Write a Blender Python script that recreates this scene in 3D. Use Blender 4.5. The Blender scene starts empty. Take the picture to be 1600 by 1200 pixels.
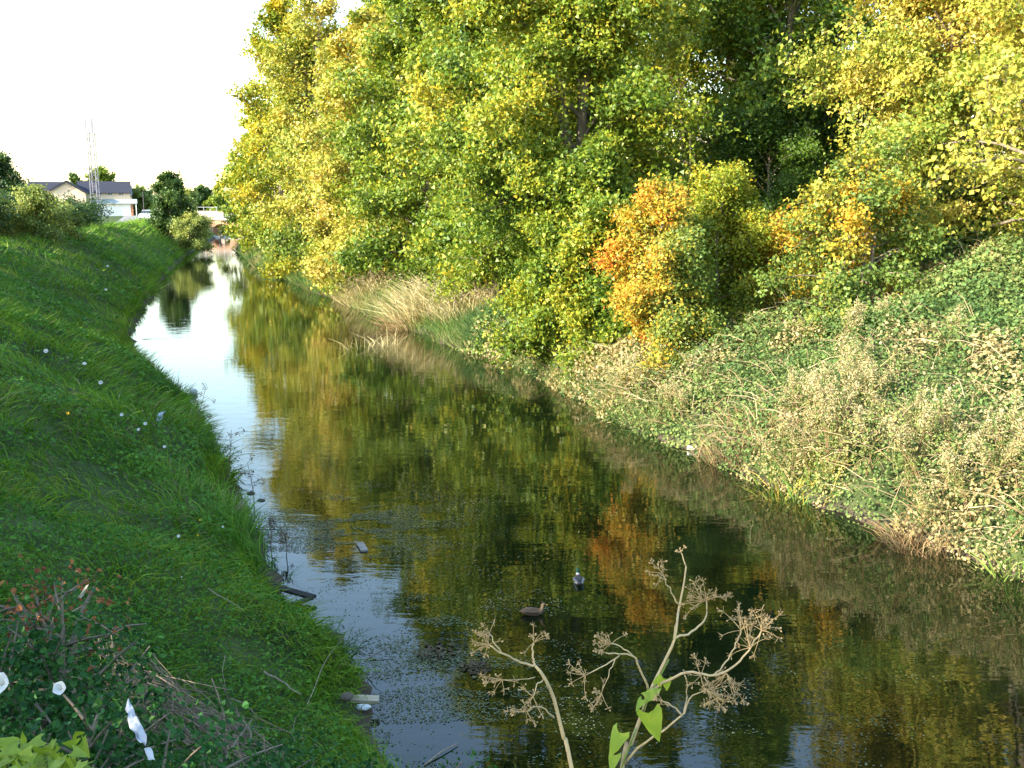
import bpy, math, random
import numpy as np
from mathutils import Vector, Matrix

sc = bpy.context.scene
# ---------------------------------------------------------------- camera, sky, sun, exposure
H = 6.0; FPX = 1604.0; HOR = 315.0
PITCH = math.atan((600 - HOR) / FPX)
cam_d = bpy.data.cameras.new('camera'); cam = bpy.data.objects.new('camera', cam_d)
sc.collection.objects.link(cam); sc.camera = cam
cam.location = (0, 0, H); cam.rotation_euler = (math.pi / 2 - PITCH, 0, 0)
cam_d.sensor_width = 36; cam_d.lens = 36 * FPX / 1600; cam_d.clip_end = 5000; cam_d.clip_start = 0.05
SUN_AZ = math.radians(-122); SUN_EL = math.radians(23)
w = bpy.data.worlds.new('World'); sc.world = w; w.use_nodes = True
_n = w.node_tree.nodes; _s = _n.new('ShaderNodeTexSky'); _s.sky_type = 'NISHITA'; _s.sun_disc = False
_s.sun_elevation = SUN_EL; _s.sun_rotation = SUN_AZ; _s.dust_density = 0.7; _s.air_density = 1.35; _s.ozone_density = 2.0
w.node_tree.links.new(_s.outputs[0], _n['Background'].inputs[0]); _n['Background'].inputs[1].default_value = 0.15
sun_d = bpy.data.lights.new('sun', 'SUN'); sun = bpy.data.objects.new('sun', sun_d); sc.collection.objects.link(sun)
sun_d.energy = 4.0; sun_d.angle = math.radians(0.6); sun_d.color = (1.0, 0.90, 0.74)
SUN = Vector((math.sin(SUN_AZ) * math.cos(SUN_EL), math.cos(SUN_AZ) * math.cos(SUN_EL), math.sin(SUN_EL)))
sun.rotation_euler = SUN.to_track_quat('Z', 'Y').to_euler()
sc.view_settings.view_transform = 'Standard'; sc.view_settings.look = 'None'
sc.view_settings.exposure = 2.2; sc.view_settings.gamma = 1.0; sc.view_settings.use_curve_mapping = False
sc.cycles.max_bounces = 6; sc.cycles.transparent_max_bounces = 4; sc.cycles.transmission_bounces = 3
sc.cycles.diffuse_bounces = 3; sc.cycles.glossy_bounces = 3

# ---------------------------------------------------------------- helpers
C = sc.collection
rng = np.random.default_rng(7)
A = np.array

def W(px, py, d):
    """world point seen at photo pixel (1600x1200) at horizontal distance d ahead"""
    dx = (px - 800) / FPX; dy = -(py - 600) / FPX
    vy = math.cos(PITCH) + dy * math.sin(PITCH); vz = -math.sin(PITCH) + dy * math.cos(PITCH)
    t = d / vy
    return (dx * t, d, H + vz * t)

def G(px, py, z=0.0):
    """point on the level z seen at a photo pixel"""
    dx = (px - 800) / FPX; dy = -(py - 600) / FPX
    vy = math.cos(PITCH) + dy * math.sin(PITCH); vz = -math.sin(PITCH) + dy * math.cos(PITCH)
    t = (z - H) / vz
    return (dx * t, vy * t, z)

def X(px, d, z=3.0):
    return (px - 800) / FPX * (d * math.cos(PITCH) + (H - z) * math.sin(PITCH))

def _hash(ix, iy, s):
    h = (ix.astype(np.int64) * 374761393 + iy.astype(np.int64) * 668265263 + s * 974634541) & 0x7fffffff
    h = ((h ^ (h >> 13)) * 1274126177) & 0x7fffffff
    return ((h ^ (h >> 16)) & 0xffff) / 65535.0

def vnoise(x, y, s=0):
    x = np.asarray(x, float); y = np.asarray(y, float)
    ix = np.floor(x); iy = np.floor(y); fx = x - ix; fy = y - iy
    fx = fx * fx * (3 - 2 * fx); fy = fy * fy * (3 - 2 * fy)
    a = _hash(ix, iy, s); b = _hash(ix + 1, iy, s); c = _hash(ix, iy + 1, s); d = _hash(ix + 1, iy + 1, s)
    return (a * (1 - fx) + b * fx) * (1 - fy) + (c * (1 - fx) + d * fx) * fy

def fbm(x, y, s=0, o=3):
    r = 0; amp = 0.5; tot = 0
    for i in range(o):
        r = r + amp * vnoise(x * 2 ** i + 17.3 * i, y * 2 ** i - 9.1 * i, s + i); tot += amp; amp *= 0.5
    return r / tot

def ss(a, b, x):
    t = np.clip((np.asarray(x, float) - a) / (b - a), 0, 1); return t * t * (3 - 2 * t)

class MB:
    """collects verts / faces / colours and links them as one mesh object"""
    def __init__(s): s.v = []; s.f = []; s.c = []; s.n = 0
    def add(s, v, faces, col=None):
        v = np.asarray(v, float).reshape(-1, 3)
        for f in (faces if isinstance(faces, (list, tuple)) else [faces]):
            f = np.asarray(f, np.int64)
            if f.size: s.f.append(f + s.n)
        if col is None: col = (0.5, 0.5, 0.5)
        col = np.asarray(col, float)
        if col.ndim == 1: col = np.tile(col, (len(v), 1))
        s.c.append(col); s.v.append(v); s.n += len(v)
    def mesh(s, name, mat, smooth=False):
        me = bpy.data.meshes.new(name)
        v = np.concatenate(s.v); me.vertices.add(len(v)); me.vertices.foreach_set('co', v.ravel().astype(np.float32))
        nl = sum(f.size for f in s.f); npoly = sum(len(f) for f in s.f)
        me.loops.add(nl); me.polygons.add(npoly)
        me.loops.foreach_set('vertex_index', np.concatenate([f.ravel() for f in s.f]).astype(np.int32))
        tot = np.concatenate([np.full(len(f), f.shape[1]) for f in s.f]); st = np.concatenate([[0], np.cumsum(tot)[:-1]])
        me.polygons.foreach_set('loop_start', st.astype(np.int32))
        me.polygons.foreach_set('loop_total', tot.astype(np.int32))
        me.polygons.foreach_set('use_smooth', np.full(npoly, smooth))
        ca = me.color_attributes.new('Col', 'FLOAT_COLOR', 'POINT')
        c = np.concatenate(s.c); c4 = np.ones((len(c), 4), np.float32); c4[:, :3] = c
        ca.data.foreach_set('color', c4.ravel())
        me.materials.append(mat); me.update(calc_edges=True); me.validate(); return me
    def build(s, name, mat, parent=None, smooth=False):
        return link(name, s.mesh(name, mat, smooth), parent)

def link(name, data, parent=None, loc=None, rz=0.0, sc_=1.0):
    o = bpy.data.objects.new(name, data); C.objects.link(o)
    if parent: o.parent = parent
    if loc is not None: o.location = loc
    if rz: o.rotation_euler = (0, 0, rz)
    if sc_ != 1.0: o.scale = (sc_, sc_, sc_)
    return o

def tag(o, label=None, cat=None, group=None, kind=None):
    if label: o['label'] = label
    if cat: o['category'] = cat
    if group: o['group'] = group
    if kind: o['kind'] = kind
    return o

def thing(name, label, cat, loc=(0, 0, 0), group=None, rz=0.0):
    o = link(name, None, None, loc, rz); o.empty_display_size = 0.1
    return tag(o, label, cat, group)

def copy_tree(o, parent=None):
    c = o.copy(); C.objects.link(c)
    if parent: c.parent = parent
    for ch in list(o.children): copy_tree(ch, c)
    return c

def box(mb, x0, x1, y0, y1, z0, z1, col=None, M=None):
    v = A([[x, y, z] for z in (z0, z1) for y in (y0, y1) for x in (x0, x1)], float)
    if M is not None: v = A([M @ Vector(p) for p in v])
    mb.add(v, A([[0, 2, 3, 1], [4, 5, 7, 6], [0, 1, 5, 4], [2, 6, 7, 3], [0, 4, 6, 2], [1, 3, 7, 5]]), col)

def tube(mb, pts, rad, k=5, col=None, cap=True):
    pts = np.asarray(pts, float); n = len(pts); rad = np.broadcast_to(np.asarray(rad, float), (n,))
    t = np.gradient(pts, axis=0); t /= np.linalg.norm(t, axis=1, keepdims=True) + 1e-9
    ref = A([0.13, 0.31, 0.94]) if abs(t[:, 2]).mean() < 0.8 else A([1, 0.2, 0])
    u = np.cross(t, ref); u /= np.linalg.norm(u, axis=1, keepdims=True) + 1e-9
    v = np.cross(t, u)
    a = np.arange(k) * 2 * math.pi / k
    ring = pts[:, None] + rad[:, None, None] * (np.cos(a)[None, :, None] * u[:, None] + np.sin(a)[None, :, None] * v[:, None])
    i = np.arange(n - 1)[:, None] * k; j = np.arange(k)[None]; j2 = (j + 1) % k
    q = np.stack([i + j, i + j2, i + k + j2, i + k + j], -1).reshape(-1, 4)
    if col is not None and np.ndim(col) == 2: col = np.repeat(np.asarray(col), k, axis=0)
    fs = [q]
    if cap: fs += [np.arange(k)[None, ::-1], (np.arange(k) + (n - 1) * k)[None]]
    mb.add(ring.reshape(-1, 3), fs, col)

def curve(pts, n=12):
    """smooth polyline through pts"""
    pts = np.asarray(pts, float); m = len(pts)
    if m < 3: return pts[0] + (pts[-1] - pts[0]) * np.linspace(0, 1, n)[:, None]
    P = np.vstack([2 * pts[0] - pts[1], pts, 2 * pts[-1] - pts[-2]])
    out = []
    for s in np.linspace(0, m - 1 - 1e-6, n):
        i = int(s); t = s - i; p0, p1, p2, p3 = P[i:i + 4]
        out.append(0.5 * (2 * p1 + (p2 - p0) * t + (2 * p0 - 5 * p1 + 4 * p2 - p3) * t * t + (3 * p1 - p0 - 3 * p2 + p3) * t ** 3))
    return A(out)

def unit(v): return v / (np.linalg.norm(v, axis=-1, keepdims=True) + 1e-9)

def leaf_quads(mb, P, N, size, aspect, col, r, axis=None, fold=0.12):
    n = len(P); N = unit(N)
    Rv = r.normal(size=(n, 3)) if axis is None else axis
    U = unit(Rv - N * (Rv * N).sum(1, keepdims=True)); V = np.cross(N, U)
    s = np.broadcast_to(np.asarray(size, float), (n,))[:, None]; wd = s * aspect
    F = N * s * fold
    v = np.stack([P - U * s * .5, P + V * wd * .5 + F - U * s * .08, P + U * s * .5, P - V * wd * .5 + F - U * s * .08], 1)
    mb.add(v.reshape(-1, 3), np.arange(4 * n).reshape(n, 4), np.repeat(col, 4, axis=0))

def leaf_tris(mb, P, N, size, aspect, col, r):
    n = len(P); N = unit(N); Rv = r.normal(size=(n, 3)); U = unit(Rv - N * (Rv * N).sum(1, keepdims=True)); V = np.cross(N, U)
    s = np.broadcast_to(np.asarray(size, float), (n,))[:, None] * 1.12; w_ = s * aspect * .58
    v = np.stack([P - U * s * .42 + V * w_ * .85, P + U * s * .55 + V * w_ * .1, P - U * s * .2 - V * w_], 1)
    mb.add(v.reshape(-1, 3), np.arange(3 * n).reshape(n, 3), np.repeat(col, 3, axis=0))

def leaf_hex(mb, P, N, size, aspect, col, r, fold=.16):
    n = len(P); N = unit(N); Rv = r.normal(size=(n, 3)); U = unit(Rv - N * (Rv * N).sum(1, keepdims=True)); V = np.cross(N, U)
    s = np.broadcast_to(np.asarray(size, float), (n,))[:, None]; w_ = s * aspect * .5; F = N * s * fold
    v = np.stack([P - U * s * .5, P - U * s * .22 + V * w_ * .85 + F, P + U * s * .12 + V * w_ * .9 + F, P + U * s * .5 - F * .5, P + U * s * .12 - V * w_ * .9 + F, P - U * s * .22 - V * w_ * .85 + F], 1)
    b = np.arange(n)[:, None] * 6; c = np.repeat(col, 6, axis=0)
    mb.add(v.reshape(-1, 3), [b + A([[0, 1, 2, 3]]), b + A([[0, 3, 4, 5]])], c)

def blades(mb, P, D, L, wd, col, r, bend=0.5, tipcol=None):
    """P base, D unit direction, L length, wd width"""
    far_ = P[:, 1] > 30
    if far_.any() and not far_.all() or (far_.all() and len(P) > 5000):
        k_ = far_; n = k_.sum(); sd = unit(np.cross(D[k_], r.normal(size=(n, 3)))); l_ = np.asarray(L)[k_][:, None]; w_ = np.asarray(wd)[k_][:, None] * 1.15
        h_ = D[k_].copy(); h_[:, 2] = 0; h_ = unit(h_ + 1e-4)
        v = np.stack([P[k_] - sd * w_ * .5, P[k_] + sd * w_ * .5, P[k_] + D[k_] * l_ + h_ * l_ * bend * .3 - A([0, 0, 1]) * l_ * bend * .15], 1)
        mb.add(v.reshape(-1, 3), np.arange(3 * n).reshape(n, 3), np.repeat(col[k_], 3, axis=0))
        k_ = ~far_; P, D, L, wd, col = P[k_], D[k_], np.asarray(L)[k_], np.asarray(wd)[k_], col[k_]
        if tipcol is not None: tipcol = tipcol[k_]
        if not len(P): return
    n = len(P); side = np.cross(D, r.normal(size=(n, 3))); side = unit(side)
    L = np.asarray(L)[:, None]; wd = np.asarray(wd)[:, None]
    hd = D.copy(); hd[:, 2] = 0; hd = unit(hd + 1e-4)
    mid = P + D * L * .55; tip = P + D * L + hd * L * bend * .45 - A([0, 0, 1]) * L * bend * .25
    mid = mid + hd * L * bend * .1
    v = np.stack([P - side * wd * .5, P + side * wd * .5, mid + side * wd * .4, mid - side * wd * .4, tip], 1)
    b = np.arange(n)[:, None] * 5
    cc = np.repeat(col[:, None], 5, axis=1)
    if tipcol is not None: cc[:, 4] = tipcol; cc[:, 2:4] = .5 * cc[:, 2:4] + .5 * tipcol[:, None]
    mb.add(v.reshape(-1, 3), [b + A([[0, 1, 2, 3]]), b + A([[3, 2, 4]])], cc.reshape(-1, 3))

def ramp(q, cols):
    q = np.clip(q, 0, 1); cols = np.asarray(cols, float); x = np.linspace(0, 1, len(cols))
    return np.stack([np.interp(q, x, cols[:, i]) for i in range(3)], -1)

# ---------------------------------------------------------------- materials
def newmat(name):
    m = bpy.data.materials.new(name); m.use_nodes = True
    nt = m.node_tree; nt.nodes.clear(); return m, nt, nt.nodes, nt.links

def foliage_mat(name, trans=0.35, rough=0.45, spec=0.35, tint=(1.15, 1.1, 0.55)):
    m, nt, n, l = newmat(name)
    out = n.new('ShaderNodeOutputMaterial'); at = n.new('ShaderNodeAttribute'); at.attribute_name = 'Col'
    p = n.new('ShaderNodeBsdfPrincipled'); p.inputs['Roughness'].default_value = rough
    p.inputs['Specular IOR Level'].default_value = spec
    tr = n.new('ShaderNodeBsdfTranslucent'); mx = n.new('ShaderNodeMixShader'); mx.inputs[0].default_value = trans
    mu = n.new('ShaderNodeMix'); mu.data_type = 'RGBA'; mu.blend_type = 'MULTIPLY'; mu.inputs[0].default_value = 1
    mu.inputs[7].default_value = (*tint, 1)
    tc = n.new('ShaderNodeTexCoord'); nz = n.new('ShaderNodeTexNoise'); nz.inputs['Scale'].default_value = 23
    l.new(tc.outputs['Object'], nz.inputs['Vector'])
    hv = n.new('ShaderNodeHueSaturation'); mr = n.new('ShaderNodeMapRange')
    mr.inputs[3].default_value = 0.8; mr.inputs[4].default_value = 1.2
    l.new(nz.outputs['Fac'], mr.inputs[0]); l.new(mr.outputs[0], hv.inputs['Value'])
    l.new(at.outputs['Color'], hv.inputs['Color'])
    l.new(hv.outputs[0], p.inputs['Base Color']); l.new(hv.outputs[0], mu.inputs[6]); l.new(mu.outputs[2], tr.inputs['Color'])
    l.new(p.outputs[0], mx.inputs[1]); l.new(tr.outputs[0], mx.inputs[2]); l.new(mx.outputs[0], out.inputs[0])
    return m

def plain(name, col, rough=0.7, var=0.15, scale=6.0, bump=0.0, metal=0.0, spec=0.3, use_attr=False, stretch=None):
    m, nt, n, l = newmat(name)
    out = n.new('ShaderNodeOutputMaterial'); p = n.new('ShaderNodeBsdfPrincipled')
    p.inputs['Roughness'].default_value = rough; p.inputs['Metallic'].default_value = metal
    p.inputs['Specular IOR Level'].default_value = spec
    tc = n.new('ShaderNodeTexCoord'); nz = n.new('ShaderNodeTexNoise'); nz.inputs['Scale'].default_value = scale
    nz.inputs['Detail'].default_value = 5; nz.inputs['Roughness'].default_value = .65
    if stretch:
        mp = n.new('ShaderNodeMapping'); mp.inputs['Scale'].default_value = stretch
        l.new(tc.outputs['Object'], mp.inputs[0]); l.new(mp.outputs[0], nz.inputs['Vector'])
    else: l.new(tc.outputs['Object'], nz.inputs['Vector'])
    hv = n.new('ShaderNodeHueSaturation'); mr = n.new('ShaderNodeMapRange')
    mr.inputs[1].default_value = .25; mr.inputs[2].default_value = .75
    mr.inputs[3].default_value = 1 - var; mr.inputs[4].default_value = 1 + var
    l.new(nz.outputs['Fac'], mr.inputs[0]); l.new(mr.outputs[0], hv.inputs['Value'])
    if use_attr:
        at = n.new('ShaderNodeAttribute'); at.attribute_name = 'Col'; l.new(at.outputs['Color'], hv.inputs['Color'])
    else: hv.inputs['Color'].default_value = (*col, 1)
    l.new(hv.outputs[0], p.inputs['Base Color'])
    if bump:
        b = n.new('ShaderNodeBump'); b.inputs['Strength'].default_value = bump; b.inputs['Distance'].default_value = .02
        l.new(nz.outputs['Fac'], b.inputs['Height']); l.new(b.outputs[0], p.inputs['Normal'])
    l.new(p.outputs[0], out.inputs[0]); return m

M = {}
M['leaf'] = foliage_mat('leaf', 0.33, 0.45, 0.28)
M['herb'] = foliage_mat('herb', 0.30, 0.6, 0.2)
M['dry'] = foliage_mat('dry_plant', 0.25, 0.8, 0.1, (1.0, 0.95, 0.8))
M['bark'] = plain('bark', (0.16, 0.13, 0.09), 0.9, 0.45, 9, 0.8, stretch=(1, 1, .25))
M['bark_pale'] = plain('bark_pale', (0.26, 0.22, 0.16), 0.9, 0.4, 9, 0.8, stretch=(1, 1, .25))
M['attr'] = plain('painted', (1, 1, 1), 0.7, 0.12, 14, 0.2, use_attr=True)
M['attr_rough'] = plain('weathered', (1, 1, 1), 0.95, 0.3, 9, 0.6, use_attr=True, spec=0.1)

def ground_mat():
    m, nt, n, l = newmat('ground')
    out = n.new('ShaderNodeOutputMaterial'); p = n.new('ShaderNodeBsdfPrincipled'); p.inputs['Roughness'].default_value = .95
    p.inputs['Specular IOR Level'].default_value = .1
    g = n.new('ShaderNodeNewGeometry'); sp = n.new('ShaderNodeSeparateXYZ'); l.new(g.outputs['Position'], sp.inputs[0])
    nz = n.new('ShaderNodeTexNoise'); nz.inputs['Scale'].default_value = 1.3; nz.inputs['Detail'].default_value = 8
    l.new(g.outputs['Position'], nz.inputs['Vector'])
    r = n.new('ShaderNodeValToRGB'); e = r.color_ramp.elements
    e[0].position = .3; e[0].color = (.028, .050, .014, 1); e[1].position = .72; e[1].color = (.075, .10, .035, 1)
    l.new(nz.outputs['Fac'], r.inputs[0])
    mud = n.new('ShaderNodeValToRGB'); e = mud.color_ramp.elements
    e[0].color = (.035, .026, .018, 1); e[1].color = (.10, .078, .055, 1)
    nz2 = n.new('ShaderNodeTexNoise'); nz2.inputs['Scale'].default_value = 7; nz2.inputs['Detail'].default_value = 6
    l.new(g.outputs['Position'], nz2.inputs['Vector']); l.new(nz2.outputs['Fac'], mud.inputs[0])
    mr = n.new('ShaderNodeMapRange'); mr.inputs[1].default_value = .06; mr.inputs[2].default_value = .24
    l.new(sp.outputs['Z'], mr.inputs[0])
    mx = n.new('ShaderNodeMix'); mx.data_type = 'RGBA'; l.new(mr.outputs[0], mx.inputs[0])
    l.new(mud.outputs[0], mx.inputs[6]); l.new(r.outputs[0], mx.inputs[7]); l.new(mx.outputs[2], p.inputs['Base Color'])
    b = n.new('ShaderNodeBump'); b.inputs['Strength'].default_value = .7; b.inputs['Distance'].default_value = .06
    l.new(nz2.outputs['Fac'], b.inputs['Height']); l.new(b.outputs[0], p.inputs['Normal'])
    l.new(p.outputs[0], out.inputs[0]); return m
M['ground'] = ground_mat()

def water_mat():
    m, nt, n, l = newmat('water')
    out = n.new('ShaderNodeOutputMaterial'); p = n.new('ShaderNodeBsdfPrincipled')
    p.inputs['Base Color'].default_value = (.004, .008, .0025, 1); p.inputs['Roughness'].default_value = .015
    p.inputs['IOR'].default_value = 1.52; p.inputs['Specular IOR Level'].default_value = .5
    g = n.new('ShaderNodeNewGeometry')
    def noise(scale, detail, sx=1, sy=1):
        mp = n.new('ShaderNodeMapping'); mp.inputs['Scale'].default_value = (sx, sy, 1); mp.inputs['Rotation'].default_value = (0, 0, .2)
        nz = n.new('ShaderNodeTexNoise'); nz.inputs['Scale'].default_value = scale; nz.inputs['Detail'].default_value = detail
        l.new(g.outputs['Position'], mp.inputs[0]); l.new(mp.outputs[0], nz.inputs['Vector']); return nz
    a = noise(1.6, 2, .55, 1.5); b = noise(7.5, 2, .6, 1.4); c = noise(.16, 3)
    mr = n.new('ShaderNodeMapRange'); mr.inputs[1].default_value = .35; mr.inputs[2].default_value = .7; mr.inputs[3].default_value = .25
    l.new(c.outputs['Fac'], mr.inputs[0])
    mul = n.new('ShaderNodeMath'); mul.operation = 'MULTIPLY'; l.new(b.outputs['Fac'], mul.inputs[0]); l.new(mr.outputs[0], mul.inputs[1])
    b1 = n.new('ShaderNodeBump'); b1.inputs['Strength'].default_value = 1; b1.inputs['Distance'].default_value = .0036
    b2 = n.new('ShaderNodeBump'); b2.inputs['Strength'].default_value = 1; b2.inputs['Distance'].default_value = .0013
    l.new(a.outputs['Fac'], b1.inputs['Height']); l.new(mul.outputs[0], b2.inputs['Height'])
    l.new(b1.outputs[0], b2.inputs['Normal']); l.new(b2.outputs[0], p.inputs['Normal'])
    l.new(p.outputs[0], out.inputs[0]); return m
M['water'] = water_mat()

# ---------------------------------------------------------------- terrain
LY = A([-40, 0, 10.28, 12.6, 15.08, 18, 21.24, 26, 31.48, 36, 41.18, 47.36, 55, 65.1, 88, 115.7, 164, 190, 300])
LX = A([15, 3.0, -1.39, -2.3, -3.5, -4.9, -6.16, -8.0, -10.4, -12.9, -15.5, -17.8, -20.0, -23.1, -29.6, -36.9, -47.7, -54.0, -84])
RY = A([-40, 0, 12, 15.9, 18.2, 21.8, 25, 28.6, 36.4, 45.1, 59.1, 78, 98, 123, 164, 190, 300])
RX = A([32, 17, 10.0, 8.2, 6.9, 5.5, 4.2, 2.9, 0.8, -3.4, -9.0, -16.7, -24.4, -32.4, -42.3, -48.6, -78])
def xl(y): return np.interp(y, LY, LX) + 0.35 * (vnoise(np.asarray(y, float) * .55, 0 * np.asarray(y, float), 3) - .5) * np.clip(1.6 - np.abs(np.asarray(y, float) - 25) / 60, .4, 1.4)
def xr(y): return np.interp(y, RY, RX) + 0.5 * (vnoise(np.asarray(y, float) * .5, 0 * np.asarray(y, float) + 5, 4) - .5)
def dl(x, y): return (xl(y) - x) * .955
def dr(x, y): return (x - xr(y)) * .93
def run_l(y): return np.interp(y, [0, 50, 110, 200], [7.2, 7.2, 4.2, 4.0])
def top_l(y): return np.interp(y, [0, 60, 120, 300], [3.7, 3.6, 3.3, 3.1])
def run_r(y): return np.interp(y, [0, 26, 45, 200], [10.5, 10.5, 5.5, 5.0])
def top_r(y): return np.interp(y, [0, 26, 45, 200], [4.3, 4.3, 2.2, 2.0])
SPIT = G(562, 1085)
def hz(x, y):
    x = np.asarray(x, float); y = np.asarray(y, float)
    a = dl(x, y); b = dr(x, y)
    bed = -1.1
    pl = np.where(a < 0, np.maximum(bed, a * .55), .16 * ss(0, .25, a) + (top_l(y) - .16) * np.clip(a / run_l(y), 0, 1) ** .93)
    pr = np.where(b < 0, np.maximum(bed, b * .55), .25 * ss(0, .3, b) + (top_r(y) - .25) * np.clip(b / run_r(y), 0, 1) ** .9)
    z = np.where(a > b, pl, pr)
    lump = (fbm(x * .45, y * .45, 11) - .5) * .8 * ss(.4, 2, np.maximum(a, b)) * (1 - ss(run_l(y), run_l(y) + 2, a)) * ss(0, 30, 240 - y)
    z = z + lump
    sx_, sy_, _ = SPIT; bump = .62 * np.exp(-(((x - sx_) / .34) ** 2 + ((y - sy_) / .75) ** 2)) - .30
    z = np.where((a > -1.2) & (a < .4), np.maximum(z, np.minimum(bump, .12 + .1 * fbm(x * 6, y * 6, 77))), z)
    emb = np.clip(4.35 - .54 * np.maximum(y, 0), -2, 4.35) + (fbm(x * .6, y * .6, 5) - .5) * .3
    return np.maximum(z, np.where(y < 9, emb, -9))

def hzf(x, y): return float(hz(A([x]), A([y]))[0])

def grid_lines(*seg):
    return np.unique(np.round(np.concatenate([np.arange(a, b, s) for a, b, s in seg]), 3))
gx = grid_lines((-2200, -200, 250), (-200, -70, 10), (-70, -30, .9), (-30, 22, .7), (22, 60, 4), (60, 300, 40), (300, 2400, 300))
gy = grid_lines((-60, -4, 8), (-4, 60, .75), (60, 200, 1.4), (200, 320, 8), (320, 3400, 220))
XX, YY = np.meshgrid(gx, gy); ZZ = hz(XX, YY)
far = ss(255, 300, YY); ZZ = ZZ * (1 - far) + 2.6 * far
mb = MB(); ny, nx = XX.shape
ii = np.arange(ny - 1)[:, None] * nx + np.arange(nx - 1)[None]
mb.add(np.stack([XX, YY, ZZ], -1), np.stack([ii, ii + 1, ii + nx + 1, ii + nx], -1).reshape(-1, 4))
tag(mb.build('terrain', M['ground'], None, True), 'grassy ground and canal banks', None, None, 'structure')

yy = np.concatenate([np.arange(-6, 80, 1.0), np.arange(80, 262, 3.0)])
mb = MB(); Lx = xl(yy) - 1.0; Rx = xr(yy) + 1.0
v = np.stack([np.stack([Lx, yy, 0 * yy], -1), np.stack([Rx, yy, 0 * yy], -1)], 1)
k = np.arange(len(yy) - 1)[:, None] * 2
mb.add(v, k + A([[0, 1, 3, 2]]))
tag(mb.build('canal_water', M['water']), 'still dark green canal water', None, None, 'structure')

# towpath on the crest of the grassy bank, and the pale verge by the cars
mb = MB(); yy = np.arange(30, 130, 1.0); a0 = run_l(yy) + 1.2
p0 = xl(yy) - a0 / .955; p1 = p0 - 1.5
v = np.stack([np.stack([p0, yy, hz(p0, yy) + .05], -1), np.stack([p1, yy, hz(p1, yy) + .05], -1)], 1)
k = np.arange(len(yy) - 1)[:, None] * 2; mb.add(v, k + A([[0, 2, 3, 1]]))
M['path'] = plain('gravel_path', (.30, .27, .22), .95, .35, 5, .5)
tag(mb.build('footpath', M['path']), 'pale gravel footpath along the bank top', None, None, 'structure')
mb = MB(); yy = np.arange(128, 236, 4.0); c0 = X(222, yy, 3.2) ; 
p0 = c0 + 2.6; p1 = c0 - 3.4
v = np.stack([np.stack([p0, yy, hz(p0, yy) + .06], -1), np.stack([p1, yy, hz(p1, yy) + .06], -1)], 1)
k = np.arange(len(yy) - 1)[:, None] * 2; mb.add(v, k + A([[0, 2, 3, 1]]))
M['road'] = plain('dusty_tarmac', (.20, .19, .18), .95, .2, 3, .3)
tag(mb.build('access_road', M['road']), 'pale dusty access road beyond the bank', None, None, 'structure')

# ---------------------------------------------------------------- trees
GREEN = [(.045, .095, .012), (.085, .155, .016), (.145, .215, .022), (.24, .285, .026), (.38, .34, .030), (.50, .38, .030)]
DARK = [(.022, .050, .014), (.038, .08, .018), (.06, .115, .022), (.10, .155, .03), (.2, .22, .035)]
GOLD = [(.10, .15, .025), (.22, .24, .03), (.38, .32, .035), (.52, .38, .04), (.56, .34, .04), (.50, .25, .04)]
ORANGE = [(.11, .18, .035), (.22, .26, .04), (.46, .34, .035), (.58, .30, .03), (.58, .20, .03), (.48, .11, .025)]
YELLOW = [(.12, .19, .028), (.22, .27, .036), (.35, .34, .050), (.46, .385, .070), (.51, .385, .085), (.49, .325, .085)]
PALE = [(.10, .16, .035), (.18, .24, .05), (.27, .31, .07), (.36, .36, .10)]

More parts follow.
